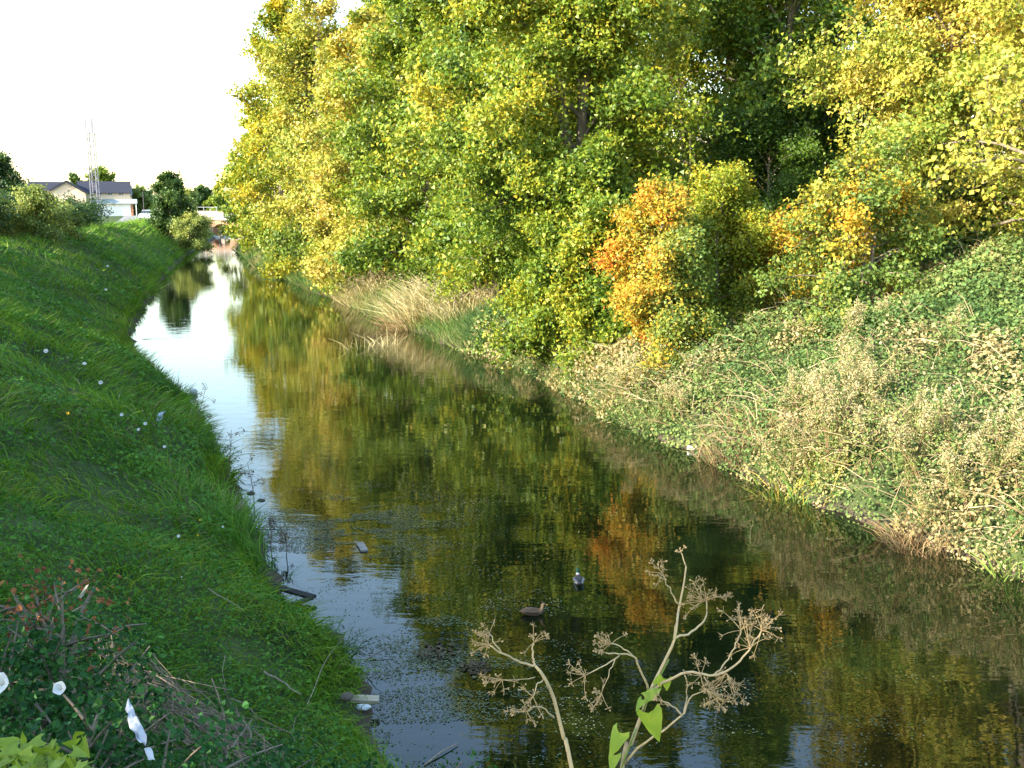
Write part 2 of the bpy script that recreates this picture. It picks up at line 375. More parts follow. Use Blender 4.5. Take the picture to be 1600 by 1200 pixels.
def tree(name, label, cat, base, h, rad, cols, q=(.4, .15, .15), seed=1, limbs=46, twigs=12, lpt=70, leaf=.15, cb=.12,
         prof='poplar', trunk_r=.2, lean=(0, 0), stems=1, droop=0.0, group=None, mat='leaf', bark='bark', twig_tubes=True,
         up=1.0, sig=.16, squash=(1, 1), aspect=.85, qx=0.0):
    r = np.random.default_rng(seed); tri = base[1] > 29.5; near_ = tri and base[1] < 50 and leaf < .16; lpt = lpt * (1.75 if near_ else .95 if tri else .75); leaf = leaf * (.76 if near_ else 1); twigs = twigs * (1.5 if tri else 1.1); sig = sig * (1.22 if near_ else 1.45 if tri else 1)
    t_ = thing(name, label, cat, base, group)
    wood = MB(); P = []; Nn = []; Q = []
    for s in range(stems):
        ang = r.uniform(0, 6.28); sp = (0 if stems == 1 else rad * .28)
        top = A([lean[0] + math.cos(ang) * sp, lean[1] + math.sin(ang) * sp, h * (1 if s == 0 else r.uniform(.8, .97))])
        b0 = A([math.cos(ang), math.sin(ang), 0]) * (0 if stems == 1 else trunk_r * 1.4)
        ctrl = [b0 + A([0, 0, -.3]), b0 + (top - b0) * .3 + A([r.normal() * .15, r.normal() * .15, 0]), b0 + (top - b0) * .65 + A([r.normal() * .25, r.normal() * .25, 0]), top]
        tp = curve(ctrl, 16); tt = np.linspace(0, 1, 16)
        tube(wood, tp, trunk_r * (1 - .93 * tt) ** .9 * (1 + .5 * np.exp(-tt * 22)), 8)
        nl = limbs // stems
        for i in range(nl):
            t = cb + (.985 - cb) * ((i + r.uniform(0, 1)) / nl)
            fi = t * 15; i0 = min(int(fi), 14); o = tp[i0] + (tp[i0 + 1] - tp[i0]) * (fi - i0)
            if prof == 'poplar': pr = np.interp(t, [0, .15, .4, .7, .9, 1], [.75, .92, 1, .8, .45, .12])
            elif prof == 'round': pr = np.interp(t, [0, .12, .35, .6, .85, 1], [.7, .9, 1, .92, .6, .2])
            elif prof == 'cone': pr = np.interp(t, [0, .15, .5, 1], [.8, 1, .62, .08])
            else: pr = np.interp(t, [0, .3, .7, 1], [.9, 1, .95, .5])
            L = rad * pr * r.uniform(.62, 1.15)
            az = i * 2.399 + r.normal() * .5 + s * 1.7
            el = np.interp(t, [cb, .45, 1], [-.05, .45, 1.15]) * up + r.normal() * .16
            d = A([math.cos(az) * math.cos(el) * squash[0], math.sin(az) * math.cos(el) * squash[1], math.sin(el)])
            e = o + d * L; mid = o + d * L * .5 + A([0, 0, .10 * L * (1 if t > .3 else .4)]); e[2] -= droop * L * (1.1 - t)
            if base[2] + e[2] < .35: e[2] = .35 - base[2] + r.uniform(0, .5)
            lp = curve([o, mid, e], 6)
            tr_ = trunk_r * (1 - .93 * t) * .5
            tube(wood, lp, np.linspace(max(tr_, .025), .010, 6), 5, cap=False)
            ql = q[0] + r.normal() * q[1] + (.10 * (t - .5))
            ntw = max(4, int(twigs * (.5 + .7 * L / rad)))
            for j in range(ntw):
                u = 1 - .80 * r.uniform(0, 1) ** 1.25
                fu = u * 5; k0 = min(int(fu), 4); b = lp[k0] + (lp[k0 + 1] - lp[k0]) * (fu - k0)
                td = unit(d * .8 + r.normal(size=3) * .75 + A([0, 0, .12 - droop * .8])); tl = (.22 + .16 * r.uniform()) * L * (1.15 - .5 * u) + .25
                te = b + td * tl
                if twig_tubes and r.uniform() < (.55 if near_ else .3): tube(wood, A([b, b + td * tl * .5 + A([0, 0, .04 * tl]), te]), A([.012, .009, .005]), 3, cap=False)
                m = max(3, int(lpt * r.uniform(.5, 1.4)))
                uu = r.uniform(.1, 1.08, m)[:, None]
                cen = b + (te - b) * uu + r.normal(size=(m, 3)) * sig * A([1, 1, .75]) * (.6 + .5 * tl)
                P.append(cen); qj = ql + r.normal() * .06
                Q.append(np.full(m, qj)); Nn.append(np.tile(td * .5, (m, 1)))
    P = np.concatenate(P); Q = np.concatenate(Q); Nn = np.concatenate(Nn); n = len(P)
    ax = A([0, 0, h * .45]); out_ = P - ax; out_[:, 2] *= .4
    N = unit(r.normal(size=(n, 3)) + unit(out_) * .75 + A([0, 0, .45]) + Nn * .3)
    keep = P[:, 2] + base[2] > .12
    P, N, Q = P[keep], N[keep], Q[keep]; n = len(P)
    big = np.ones(n)
    if near_:   # coarser foliage in the tops
        hi = P[:, 2] + base[2] > 7.6 + .1835 * base[1]; k_ = ~hi | (r.uniform(size=n) < .4); big[hi] = 1.55
        P, N, Q, big = P[k_], N[k_], Q[k_], big[k_]; n = len(P)
    col = ramp(Q + qx * P[:, 0] / rad + r.normal(size=n) * q[2], cols) * r.uniform(.75, 1.25, (n, 1))
    crown = MB(); (leaf_tris if tri else leaf_hex if leaf < .075 else leaf_quads)(crown, P, N, leaf * big * r.uniform(.6, 1.35, n), aspect, col, r)
    wood.build('trunk', M[bark], t_, True)
    c = crown.build('crown', M[mat], t_); c['kind'] = 'stuff'
    return t_

G_ROW = 'tall trees lining the canal'
def T(px, d, z=None, **k):
    x = X(px, d, 3.0); zz = hzf(x, d) if z is None else z
    return (x, d, zz - .05)

tree('poplar_tree', 'slim yellow-green tree farthest along the row, beside the brick bridge', 'tree', T(392, 128), 12.5, 3.6, GREEN, (.66, .10, .14), 11, 40, 8, 30, .28, .05, group=G_ROW, twig_tubes=False, trunk_r=.18)
tree('poplar_tree', 'yellow-green tree at the sky edge, second from the brick bridge', 'tree', T(408, 106), 14.5, 4.0, GREEN, (.62, .10, .15), 12, 44, 9, 34, .25, .05, group=G_ROW, twig_tubes=False, trunk_r=.2)
tree('poplar_tree', 'tall pale green tree whose ragged top stands against the white sky', 'tree', T(450, 88), 21, 4.7, GREEN, (.68, .11, .15), 13, 72, 11, 38, .22, .05, group=G_ROW, twig_tubes=True, trunk_r=.24)
tree('poplar_tree', 'tall golden tree behind the pale grassy water margin', 'tree', T(512, 72), 20, 4.8, YELLOW, (.26, .14, .16), 14, 76, 12, 42, .19, .05, group=G_ROW, trunk_r=.22, stems=2)
tree('poplar_tree', 'golden yellow tree with pale bare trunk above the dry reeds', 'tree', T(585, 62), 15.5, 4.2, YELLOW, (.44, .14, .16), 15, 70, 12, 46, .175, .06, group=G_ROW, trunk_r=.2, bark='bark_pale')
tree('poplar_tree', 'deep green tall tree between the golden tree and the overhanging one', 'tree', T(668, 56), 16.5, 5.0, GREEN, (.40, .12, .16), 16, 80, 13, 52, .17, .05, group=G_ROW, trunk_r=.26)
tree('poplar_tree', 'big bright green tree with glossy leaves behind the overhanging boughs', 'tree', T(775, 48), 17, 5.2, GREEN, (.44, .13, .17), 17, 88, 13, 62, .16, .05, group=G_ROW, trunk_r=.28, stems=2)
tree('poplar_tree', 'leafy green tree whose low boughs hang down over the water', 'tree', T(945, 35.6), 19, 4.4, GREEN, (.44, .13, .17), 18, 100, 14, 72, .15, .02, group=G_ROW, trunk_r=.28, stems=2, lean=(-1.6, 0), droop=.35)
tree('poplar_tree', 'young leafy green tree filling the space below the overhanging boughs', 'tree', T(925, 34.2), 7.0, 2.1, GREEN, (.44, .13, .17), 53, 60, 13, 60, .14, .02, group=G_ROW, trunk_r=.10, stems=2, lean=(-.5, -.4), droop=.3, prof='round')
tree('ash_tree', 'dark green tree with upright stems behind the orange bush', 'tree', T(1085, 45), 18, 5.0, GREEN, (.38, .14, .16), 19, 76, 13, 56, .15, .10, group=G_ROW, trunk_r=.25, stems=2)
tree('ash_tree', 'shadowy dark green tree in the gap beside the yellow maple', 'tree', T(1215, 43), 17, 4.6, GREEN, (.30, .14, .16), 20, 64, 12, 48, .16, .16, group=G_ROW, trunk_r=.28)
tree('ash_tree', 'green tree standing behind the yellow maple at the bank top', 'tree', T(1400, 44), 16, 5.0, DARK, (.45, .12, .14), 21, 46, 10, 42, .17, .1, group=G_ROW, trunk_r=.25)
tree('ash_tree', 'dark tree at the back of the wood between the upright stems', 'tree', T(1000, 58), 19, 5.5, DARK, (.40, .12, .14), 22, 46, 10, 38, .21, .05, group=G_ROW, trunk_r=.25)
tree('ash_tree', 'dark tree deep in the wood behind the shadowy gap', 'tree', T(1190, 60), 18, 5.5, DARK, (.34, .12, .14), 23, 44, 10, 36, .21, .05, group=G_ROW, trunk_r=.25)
tree('ivy_bush', 'dark ivy-clad bush in the deep shade of the gap', 'bush', T(1195, 39), 6.2, 2.6, GREEN, (.06, .1, .12), 24, 34, 10, 60, .11, .02, prof='round', trunk_r=.1, up=.8)
tree('maple_tree', 'bright yellow maple spreading above the bramble bank', 'tree', T(1490, 33), 14, 4.8, YELLOW, (.46, .14, .17), 25, 90, 13, 62, .14, .17, prof='round', trunk_r=.2, stems=2, droop=.15, lean=(-.6, 0))
tree('maple_tree', 'yellow maple cut off by the picture edge above the brambles', 'tree', T(1665, 28), 12, 4.2, YELLOW, (.42, .12, .15), 26, 50, 11, 44, .15, .12, prof='round', trunk_r=.2, droop=.15)
tree('hawthorn_bush', 'tall bush turning orange and yellow at the water edge', 'bush', T(1048, 29.8), 4.9, 1.5, ORANGE, (.21, .10, .17), 27, 40, 11, 50, .10, .03, prof='full', qx=-.26, trunk_r=.09, stems=3, lean=(-.2, -.4))
tree('hawthorn_bush', 'yellow-green bush beside the orange one on the bank', 'bush', T(1110, 31.5), 4.6, 1.8, GREEN, (.56, .12, .14), 28, 40, 11, 56, .10, .03, prof='round', trunk_r=.08, stems=2)
tree('field_maple_bush', 'rounded green bush flushed with orange under the yellow maple', 'bush', T(1330, 28.3), 3.9, 2.2, ORANGE, (.14, .12, .10), 29, 46, 12, 56, .105, .04, prof='round', trunk_r=.1, stems=3, up=.85)
tree('bramble_bush', 'low russet and green bush at the foot of the rounded bush', 'bush', T(1245, 31), 2.6, 1.7, ORANGE, (.26, .17, .14), 30, 30, 10, 50, .085, .04, prof='round', trunk_r=.05, stems=2, up=.7)
tree('ash_tree', 'olive tree in the second rank behind the bright green pair', 'tree', T(840, 60), 20, 5.6, GREEN, (.36, .12, .14), 43, 56, 11, 36, .23, .03, group=G_ROW, trunk_r=.25, twig_tubes=False)
tree('ash_tree', 'yellowish tree in the second rank behind the golden tree', 'tree', T(610, 78), 18, 5.4, GREEN, (.6, .12, .14), 44, 52, 10, 34, .26, .03, group=G_ROW, trunk_r=.25, twig_tubes=False)
tree('ash_tree', 'green tree in the second rank behind the deep green tree', 'tree', T(715, 70), 17, 5.6, GREEN, (.42, .12, .14), 45, 52, 10, 34, .25, .03, group=G_ROW, trunk_r=.25, twig_tubes=False)
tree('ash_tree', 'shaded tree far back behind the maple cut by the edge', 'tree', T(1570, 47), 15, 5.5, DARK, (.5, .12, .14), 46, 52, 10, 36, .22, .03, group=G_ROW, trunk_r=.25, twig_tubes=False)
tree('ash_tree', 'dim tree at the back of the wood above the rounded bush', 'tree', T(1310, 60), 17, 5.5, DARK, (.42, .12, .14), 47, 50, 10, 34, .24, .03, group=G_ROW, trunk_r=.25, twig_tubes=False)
tree('elder_bush', 'green elder bush at the foot of the deep green tree above the reeds', 'bush', T(715, 50), 4.2, 2.4, GREEN, (.35, .12, .14), 48, 40, 11, 46, .13, .03, prof='round', trunk_r=.08, stems=3)
tree('elder_bush', 'yellow-leaved bush at the foot of the golden trees', 'bush', T(545, 66), 4.2, 2.6, YELLOW, (.4, .14, .14), 49, 40, 11, 40, .15, .03, prof='round', trunk_r=.08, stems=3)
tree('elder_bush', 'olive bush at the foot of the tall pale tree', 'bush', T(470, 80), 4.6, 3.0, GREEN, (.6, .14, .14), 50, 40, 11, 36, .18, .03, prof='round', trunk_r=.08, stems=3)
tree('elder_bush', 'shaded green bush behind the overhanging boughs', 'bush', T(860, 43), 4.8, 2.6, GREEN, (.35, .14, .14), 51, 40, 11, 46, .13, .03, prof='round', trunk_r=.08, stems=3)
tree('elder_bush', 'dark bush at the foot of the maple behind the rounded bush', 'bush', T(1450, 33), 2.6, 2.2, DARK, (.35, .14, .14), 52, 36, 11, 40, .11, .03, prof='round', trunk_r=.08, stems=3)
# left side of the canal
G_L = 'bushes and trees beyond the grassy bank'
tree('oak_tree', 'dark green tree at the picture edge behind the hedge', 'tree', T(0, 88, 3.5), 5.9, 2.5, DARK, (.30, .1, .14), 31, 44, 10, 44, .17, .08, prof='round', trunk_r=.2, group=G_L, mat='leaf')
tree('willow_bush', 'pale yellow-green bush standing above the dark hedge', 'bush', T(50, 68, 3.5), 2.9, 1.7, PALE, (.45, .16, .16), 32, 36, 10, 36, .12, .03, prof='round', stems=3, trunk_r=.06, group=G_L, up=1.2)
tree('willow_bush', 'broader pale green bush beside the gable of the house', 'bush', T(96, 74, 3.4), 2.1, 1.6, PALE, (.38, .16, .16), 33, 32, 9, 36, .12, .03, prof='round', stems=3, trunk_r=.06, group=G_L, up=1.1)
tree('willow_bush', 'small yellowish bush below the dark edge tree', 'bush', T(10, 66, 3.5), 1.9, 1.2, PALE, (.55, .16, .16), 34, 26, 8, 40, .10, .03, prof='round', stems=2, trunk_r=.05, group=G_L)
tree('sycamore_tree', 'dark round-topped tree standing alone by the parked cars', 'tree', T(265, 122), 6.9, 2.5, DARK, (.36, .12, .14), 35, 52, 11, 32, .21, .12, prof='round', trunk_r=.14, group=G_L, up=1.0)
tree('willow_bush', 'feathery pale willow bush leaning over the far water', 'bush', (X(303, 119, 1.0), 119, 1.0), 2.8, 2.3, PALE, (.62, .14, .14), 36, 46, 10, 36, .16, .02, prof='round', stems=4, trunk_r=.05, group=G_L, up=1.0)
tree('far_tree', 'dark bluish tree beyond the brick bridge', 'tree', T(314, 262, 2.6), 5.6, 4.0, DARK, (.35, .1, .1), 37, 36, 9, 26, .5, .05, prof='round', group=G_L, twig_tubes=False)
tree('far_tree', 'light green tree beyond the bridge next to the canal row', 'tree', T(341, 240, 2.6), 6.6, 3.6, GREEN, (.42, .1, .1), 38, 36, 9, 26, .45, .05, prof='cone', group=G_L, twig_tubes=False)
tree('far_tree', 'low brownish tree between the house and the lone tree', 'tree', T(226, 215, 2.9), 4.6, 3.2, PALE, (.1, .14, .14), 39, 36, 9, 26, .4, .05, prof='round', group=G_L, twig_tubes=False)
tree('far_tree', 'wide green tree showing just above the slate roof', 'tree', T(158, 262, 2.9), 9.9, 5.0, GREEN, (.4, .1, .1), 40, 36, 9, 26, .45, .1, prof='round', group=G_L, twig_tubes=False)
tree('far_tree', 'small green tree top peeping over the roof valley', 'tree', T(120, 258, 2.9), 9.3, 3.0, DARK, (.5, .1, .1), 41, 30, 8, 24, .4, .1, prof='round', group=G_L, twig_tubes=False)
tree('far_tree', 'yellowish low tree right of the lone dark tree', 'tree', T(290, 200, 2.9), 4.2, 2.6, PALE, (.5, .12, .12), 42, 30, 8, 24, .35, .05, prof='round', group=G_L, twig_tubes=False)

# hedge along the path: individual dark bushes; unseen near ones added to shade the bank
rh = np.random.default_rng(5)
ys = [-3, 1.5, 6, 10, 14.5, 19, 24, 29, 34, 39.5, 45, 51, 57, 63, 70, 77, 85, 94, 104]
for i, y0 in enumerate(ys):
    a = run_l(y0) + 4.6 + rh.uniform(-.4, .4); x0 = float(xl(y0)) - a / .955
    hh = 3.9 if y0 < 12 else 2.35 if y0 < 50 else float(np.interp(y0, [50, 60, 104], [2.0, 1.75, 1.5]))  # out-of-view bushes by the camera made taller for a longer shadow
    seen = y0 > 50
    tree('hedge_bush', 'dark green bramble bush in the hedge behind the footpath, extended unseen to shade the bank', 'bush', (x0, y0, hzf(x0, y0) - .05), hh * rh.uniform(.9, 1.1), (2.9 if y0 < 12 else 2.5) if y0 < 60 else 2.9, DARK,
         (.28, .12, .14), 60 + i, 34, 9, 24 if seen else 14, .16 if seen else .27, .02, prof='full', stems=3, trunk_r=.05, group='bushes of the hedge along the footpath', up=.6, twig_tubes=False)

# ---------------------------------------------------------------- grass and herbs on the shaded bank
def sample_y(r, n, y0, y1, p, wf):
    g = np.linspace(y0, y1, 2000); f = wf(g) * (np.maximum(g, 9) / 9) ** -p; c = np.cumsum(f); c /= c[-1]
    return np.interp(r.uniform(size=n), c, g)

r = np.random.default_rng(101)
n = 104000
y = sample_y(r, n, 3.5, 150, 1.35, lambda g: run_l(g) + 2.5)
a = np.where(r.uniform(size=n) < .09, r.uniform(-.12, .45, n), -.05 + r.uniform(0, 1, n) ** 1.1 * (run_l(y) + 4.0)); x = xl(y) - a / .955
z = hz(x, y); scl = np.clip((y / 14) ** .62, .8, 4)
patch = fbm(x * .5, y * .5, 21); pat2 = fbm(x * 1.7, y * 1.7, 23)
ang = fbm(x * .22, y * .22, 25) * 9 + r.normal(size=n) * .7
tilt = r.uniform(.25, 1.0, n)
D = unit(np.stack([np.cos(ang) * tilt + .15, np.sin(ang) * tilt - .1, np.full(n, .8)], -1))
L = r.uniform(.16, .42, n) * scl ** .55 * (.55 + 1.7 * pat2 ** 1.6); wd = r.uniform(.010, .018, n) * scl
q = patch * .9 + r.normal(size=n) * .16 - .05
col = ramp(q, [(.058, .145, .014), (.095, .225, .018), (.155, .29, .025), (.235, .34, .035), (.32, .35, .08)]) * r.uniform(.7, 1.25, (n, 1))
dead = r.uniform(size=n) < .02 + .12 * (fbm(x * .7, y * .7, 29) > .62); col[dead] = A([.30, .25, .13]) * r.uniform(.6, 1.1, (dead.sum(), 1))
mb = MB(); blades(mb, np.stack([x, y, z - .03], -1), D, L, wd, col, r, .7)
tag(mb.build('bank_grass', M['herb']), 'long shaded grass covering the steep bank', 'grass', None, 'stuff')
# low leafy herbs in patches among the grass
n = 90000
y = sample_y(r, n, 3.5, 120, 1.3, lambda g: run_l(g) + 2.0)
a = r.uniform(0.05, 1, n) * (run_l(y) + 3.0); x = xl(y) - a / .955
near = np.exp(-((y - 8) / 5.0) ** 2) * .25
keep = fbm(x * .45, y * .45, 31) + .12 * r.normal(size=n) + near > .52
x, y, a = x[keep], y[keep], a[keep]; n = len(x)
hump = fbm(x * .9, y * .9, 33)
z = hz(x, y) + hump * .45 * r.uniform(.3, 1, n) + .03
N = r.normal(size=(n, 3)) * .55 + A([.35, -.1, .9])
col = ramp(hump * .9 + r.normal(size=n) * .18, [(.036, .11, .016), (.058, .165, .02), (.09, .215, .026), (.14, .25, .034)]) * r.uniform(.7, 1.25, (n, 1))
mb = MB(); P_ = np.stack([x, y, z], -1); sz = r.uniform(.035, .085, n) * np.clip((y / 14) ** .7, .75, 3.4); k_ = y < 14
leaf_hex(mb, P_[k_], N[k_], sz[k_], .62, col[k_], r); leaf_quads(mb, P_[~k_], N[~k_], sz[~k_], .75, col[~k_], r)
tag(mb.build('bank_herbs', M['herb']), 'low leafy nettles and bindweed in patches on the shaded bank', 'weeds', None, 'stuff')

# ---------------------------------------------------------------- sunlit bramble bank
r = np.random.default_rng(202)
def mound(x, y):
    b = dr(x, y)
    return (.12 + 1.25 * fbm(x * .42, y * .42, 41) ** 1.3 + .75 * fbm(x * 1.1, y * 1.1, 43) ** 1.5) * ss(-.7, .8, b)
n = 200000
y = sample_y(r, n, 10, 42, .9, lambda g: 0 * g + 11)
b = -.4 + r.uniform(0, 1, n) * 13.4; x = xr(y) + b / .93
ok = (x < 21) & (np.abs(x) < .62 * y + 3); x, y, b = x[ok], y[ok], b[ok]; n = len(x)
g1 = mound(x, y); e = .25
gx_ = (mound(x + e, y) + hz(x + e, y) - mound(x - e, y) - hz(x - e, y)) / (2 * e)
gy_ = (mound(x, y + e) + hz(x, y + e) - mound(x, y - e) - hz(x, y - e)) / (2 * e)
z = hz(x, y) + g1 * (1 - r.uniform(0, 1, n) ** 2.6 * .9) + r.normal(size=n) * .05
Nn = unit(np.stack([-gx_, -gy_, np.ones(n)], -1))
N = unit(Nn * .9 + r.normal(size=(n, 3)) * .55)
dryf = fbm(x * .8, y * .8, 45) + .16 * np.exp(-(b / 2.5) ** 2) - .04
q = .40 + .7 * (fbm(x * .45, y * .45, 47) - .45) + .5 * (fbm(x * 2.3, y * 2.3, 48) - .5) + r.normal(size=n) * .14
col = ramp(q, [(.05, .105, .03), (.085, .155, .042), (.14, .205, .055), (.22, .26, .07), (.33, .31, .10)])
dm = dryf + .35 * (fbm(x * 3.1, y * 3.1, 49) - .5) + r.normal(size=n) * .05 > .645
col[dm] = ramp(r.uniform(size=dm.sum()), [(.22, .17, .06), (.36, .30, .13), (.44, .38, .19)])
col *= r.uniform(.7, 1.25, (n, 1))
mb = MB(); leaf_quads(mb, np.stack([x, y, z], -1), N, r.uniform(.04, .095, n) * (.55 + 1.0 * fbm(x * .7, y * .7, 46)) * np.clip(y / 20, .85, 1.6), .8, col, r)
o = mb.build('bramble_cover', M['herb']); tag(o, 'sunlit green bramble thicket covering the high bank', 'brambles', None, 'stuff')
# straw: dead stems over the brambles
n = 9000
y = sample_y(r, n, 11, 40, .7, lambda g: 0 * g + 11); b = r.uniform(0, 1, n) ** 1.4 * 12; x = xr(y) + b / .93
dens = fbm(x * .5, y * .5, 51) + .4 * np.exp(-(b / 1.8) ** 2)
ok = (dens + r.normal(size=n) * .06 > .58) & (np.abs(x) < .62 * y + 3); x, y, b = x[ok], y[ok], b[ok]; n = len(x)
D = unit(np.stack([r.normal(size=n) * .8 - .3, r.normal(size=n) * .6 - .2, r.uniform(.1, 1, n)], -1))
z = hz(x, y) + mound(x, y) * r.uniform(.5, 1.0, n)
col = ramp(r.uniform(size=n), [(.25, .16, .08), (.42, .31, .17), (.55, .45, .28)])
mb = MB(); blades(mb, np.stack([x, y, z], -1), D, r.uniform(.35, 1.0, n), r.uniform(.010, .02, n), col, r, .6)
tag(mb.build('dead_stems', M['dry']), 'straw coloured dead stems tangled over the bramble bank', 'dry stems', None, 'stuff')
# green and straw grass fringe along the wooded margin
n = 34000
y = sample_y(r, n, 26, 130, 1.0, lambda g: 0 * g + 4); b = -.15 + r.uniform(0, 1, n) ** 1.3 * 5; x = xr(y) + b / .93
pq = fbm(x * .3, y * .3, 55)
D = unit(np.stack([r.normal(size=n) * .4 - .25, r.normal(size=n) * .4 - .2, np.full(n, 1.)], -1))
L = r.uniform(.35, .9, n) * np.clip((y / 40) ** .4, .8, 1.7) * (.6 + .8 * fbm(x, y, 57)); wd = .021 * (y / 30) ** .8 * r.uniform(.7, 1.3, n)
col = ramp(pq * 1.3 - .15 + r.normal(size=n) * .16, [(.05, .13, .03), (.08, .17, .04), (.14, .21, .05), (.33, .30, .12), (.50, .41, .22)]) * r.uniform(.7, 1.2, (n, 1))
mb = MB(); blades(mb, np.stack([x, y, hz(x, y) - .05], -1), D, L, wd, col, r, .5)
tag(mb.build('margin_grass', M['herb']), 'green and straw grass fringing the wooded water margin', 'grass', None, 'stuff')

# ---------------------------------------------------------------- tall seed-head plants at the water edge (individual plants, shared meshes)
def seed_plant(seed):
    r = np.random.default_rng(seed); h = r.uniform(1.0, 1.5)
    st = MB(); pl = MB(); lf = MB()
    for s in range(3):
        az = r.uniform(0, 6.28); le = r.uniform(.05, .35); hh = h * r.uniform(.75, 1.05)
        pts = curve([(0, 0, -.1), (math.cos(az) * le * .4, math.sin(az) * le * .4, hh * .55), (math.cos(az) * le, math.sin(az) * le, hh)], 5)
        tube(st, pts, np.linspace(.008, .004, 5), 4, (.30, .20, .10))
        n = 120; t = r.uniform(.62, 1.03, n)
        c = A([np.interp(t, np.linspace(0, 1, 5), pts[:, i]) for i in range(3)]).T
        c += r.normal(size=(n, 3)) * A([.075, .075, .05]) * (1.25 - t[:, None] * .7) * 1.25
        col = ramp(r.uniform(size=n), [(.32, .25, .11), (.48, .40, .20), (.60, .53, .31)])
        leaf_quads(pl, c, r.normal(size=(n, 3)), r.uniform(.02, .055, n), .55, col, r)
        n = 60; t = r.uniform(.1, .9, n)
        c = A([np.interp(t, np.linspace(0, 1, 5), pts[:, i]) for i in range(3)]).T + r.normal(size=(n, 3)) * .10
        col = ramp(r.uniform(size=n), [(.08, .15, .04), (.14, .20, .05), (.24, .25, .08), (.36, .30, .12)])
        leaf_quads(lf, c, r.normal(size=(n, 3)) + A([0, 0, .6]), r.uniform(.06, .13, n), .35, col, r)
    return st.mesh('stem', M['dry']), pl.mesh('plume', M['dry']), lf.mesh('foliage', M['herb'])
SP = [seed_plant(300 + i) for i in range(5)]
r = np.random.default_rng(303); cnt = 0
for i in range(900):
    y0 = r.uniform(13.5, 31); b0 = abs(r.normal()) * 2.3 - .05; x0 = float(xr(y0)) + b0 / .93
    if fbm(A([x0 * .35]), A([y0 * .35]), 61)[0] < .47 + .05 * b0 or abs(x0) > .55 * y0 + 1.5: continue
    ms = SP[int(r.integers(5))]; s_ = r.uniform(.75, 1.15)
    where = 'nearest the picture corner' if y0 < 18 else ('in the middle of the sunny bank' if y0 < 25 else 'below the orange bush')
    t_ = thing('seed_head_plant', 'beige fluffy seed-head plant of the stand ' + where, 'plant',
               (x0, y0, hzf(x0, y0) + .55 * float(mound(A([x0]), A([y0]))[0])), 'seed-head plants ' + where, r.uniform(0, 6.28))
    t_.scale = (s_, s_, s_); t_.rotation_euler = (r.normal() * .3, r.normal() * .3, r.uniform(0, 6.28))
    for nm, me in zip(('stem', 'plume', 'foliage'), ms):
        o = link(nm, me, t_)
        if nm != 'stem': o['kind'] = 'stuff'
    cnt += 1
    if cnt >= 84: break

# ---------------------------------------------------------------- clumps of reeds, iris and tufts
def clump(name, label, loc, n, h, spread, cols, seed, wd=.018, lean=(0, 0), group=None, bend=.6, plume=False, up=1.0, mat='herb'):
    r = np.random.default_rng(seed); mb = MB()
    az = r.uniform(0, 6.28, n); rr = spread * np.sqrt(r.uniform(size=n))
    P = np.stack([np.cos(az) * rr, np.sin(az) * rr, np.full(n, -.15)], -1)
    gz = hz(P[:, 0] + loc[0], P[:, 1] + loc[1]) - loc[2]; P[:, 2] = np.maximum(gz, -.2 - loc[2] * 0) - .08
    D = unit(np.stack([np.cos(az) * .35 * rr / spread + r.normal(size=n) * .36 + lean[0], np.sin(az) * .35 * rr / spread + r.normal(size=n) * .36 + lean[1], np.full(n, up)], -1))
    L = h * r.uniform(.35, 1.15, n); col = ramp(r.uniform(size=n), cols) * r.uniform(.65, 1.25, (n, 1))
    tip = np.clip(col * 1.3, 0, .7)
    blades(mb, P, D, L, wd * r.uniform(.7, 1.2, n), col, r, bend, tip)
    t_ = thing(name, label, 'plant', loc, group)
    o = mb.build('blades', M[mat], t_); o['kind'] = 'stuff'
    if plume:
        pb = MB(); m = 10; k = r.choice(n, min(n, 160), replace=False)
        hd = D[k].copy(); hd[:, 2] = 0; hd = unit(hd)
        tips = P[k] + D[k] * L[k][:, None] * .97
        c = np.repeat(tips, m, 0) + r.normal(size=(len(k) * m, 3)) * A([.05, .05, .11])
        leaf_quads(pb, c, r.normal(size=(len(c), 3)), r.uniform(.04, .10, len(c)), .4, ramp(r.uniform(size=len(c)), [(.30, .22, .14), (.50, .41, .28), (.6, .52, .38)]), r)
        o = pb.build('plumes', M['dry'], t_); o['kind'] = 'stuff'
    return t_
STRAW = [(.30, .24, .10), (.44, .36, .17), (.55, .47, .26), (.22, .25, .08)]
IRIS = [(.07, .17, .03), (.15, .25, .04), (.34, .33, .06), (.5, .36, .08)]
RUST = [(.20, .11, .05), (.32, .20, .10), (.42, .30, .16), (.20, .20, .06)]
def ON(px, py, dz=0.0, z=0.0):
    g = G(px, py, z); return (g[0], g[1], hzf(g[0], g[1]) * 0 + z + dz)
clump('iris_clump', 'yellowing sword-leaved clump standing in the water below the brambles', ON(1255, 775), 260, .95, .75, IRIS, 401, .022)
clump('iris_clump', 'green sword-leaved clump beside the yellowing one', ON(1205, 752), 120, .8, .45, [(.05, .13, .03), (.10, .2, .04), (.2, .26, .05)], 402, .02)
clump('iris_clump', 'long green blades at the corner of the sunny bank by the picture edge', ON(1580, 898), 90, .9, .3, [(.08, .17, .03), (.16, .26, .05), (.3, .34, .08)], 403, .022)
clump('sedge_clump', 'arching green sedge below the orange bush', ON(1000, 640), 380, 1.3, 1.0, [(.05, .12, .03), (.11, .19, .04), (.26, .27, .09)], 404, .025, (-.1, -.1))
clump('sedge_clump', 'narrow upright sedge tuft in the shallows by the overhanging tree', ON(985, 628), 70, 1.6, .25, [(.06, .13, .03), (.11, .19, .04)], 405, .025)
clump('reed_stand', 'large stand of dry feathery reeds below the golden tree', ON(690, 500, 0, .25), 2200, 2.1, 2.4, STRAW, 406, .03, (-.1, -.05), plume=True, mat='dry')
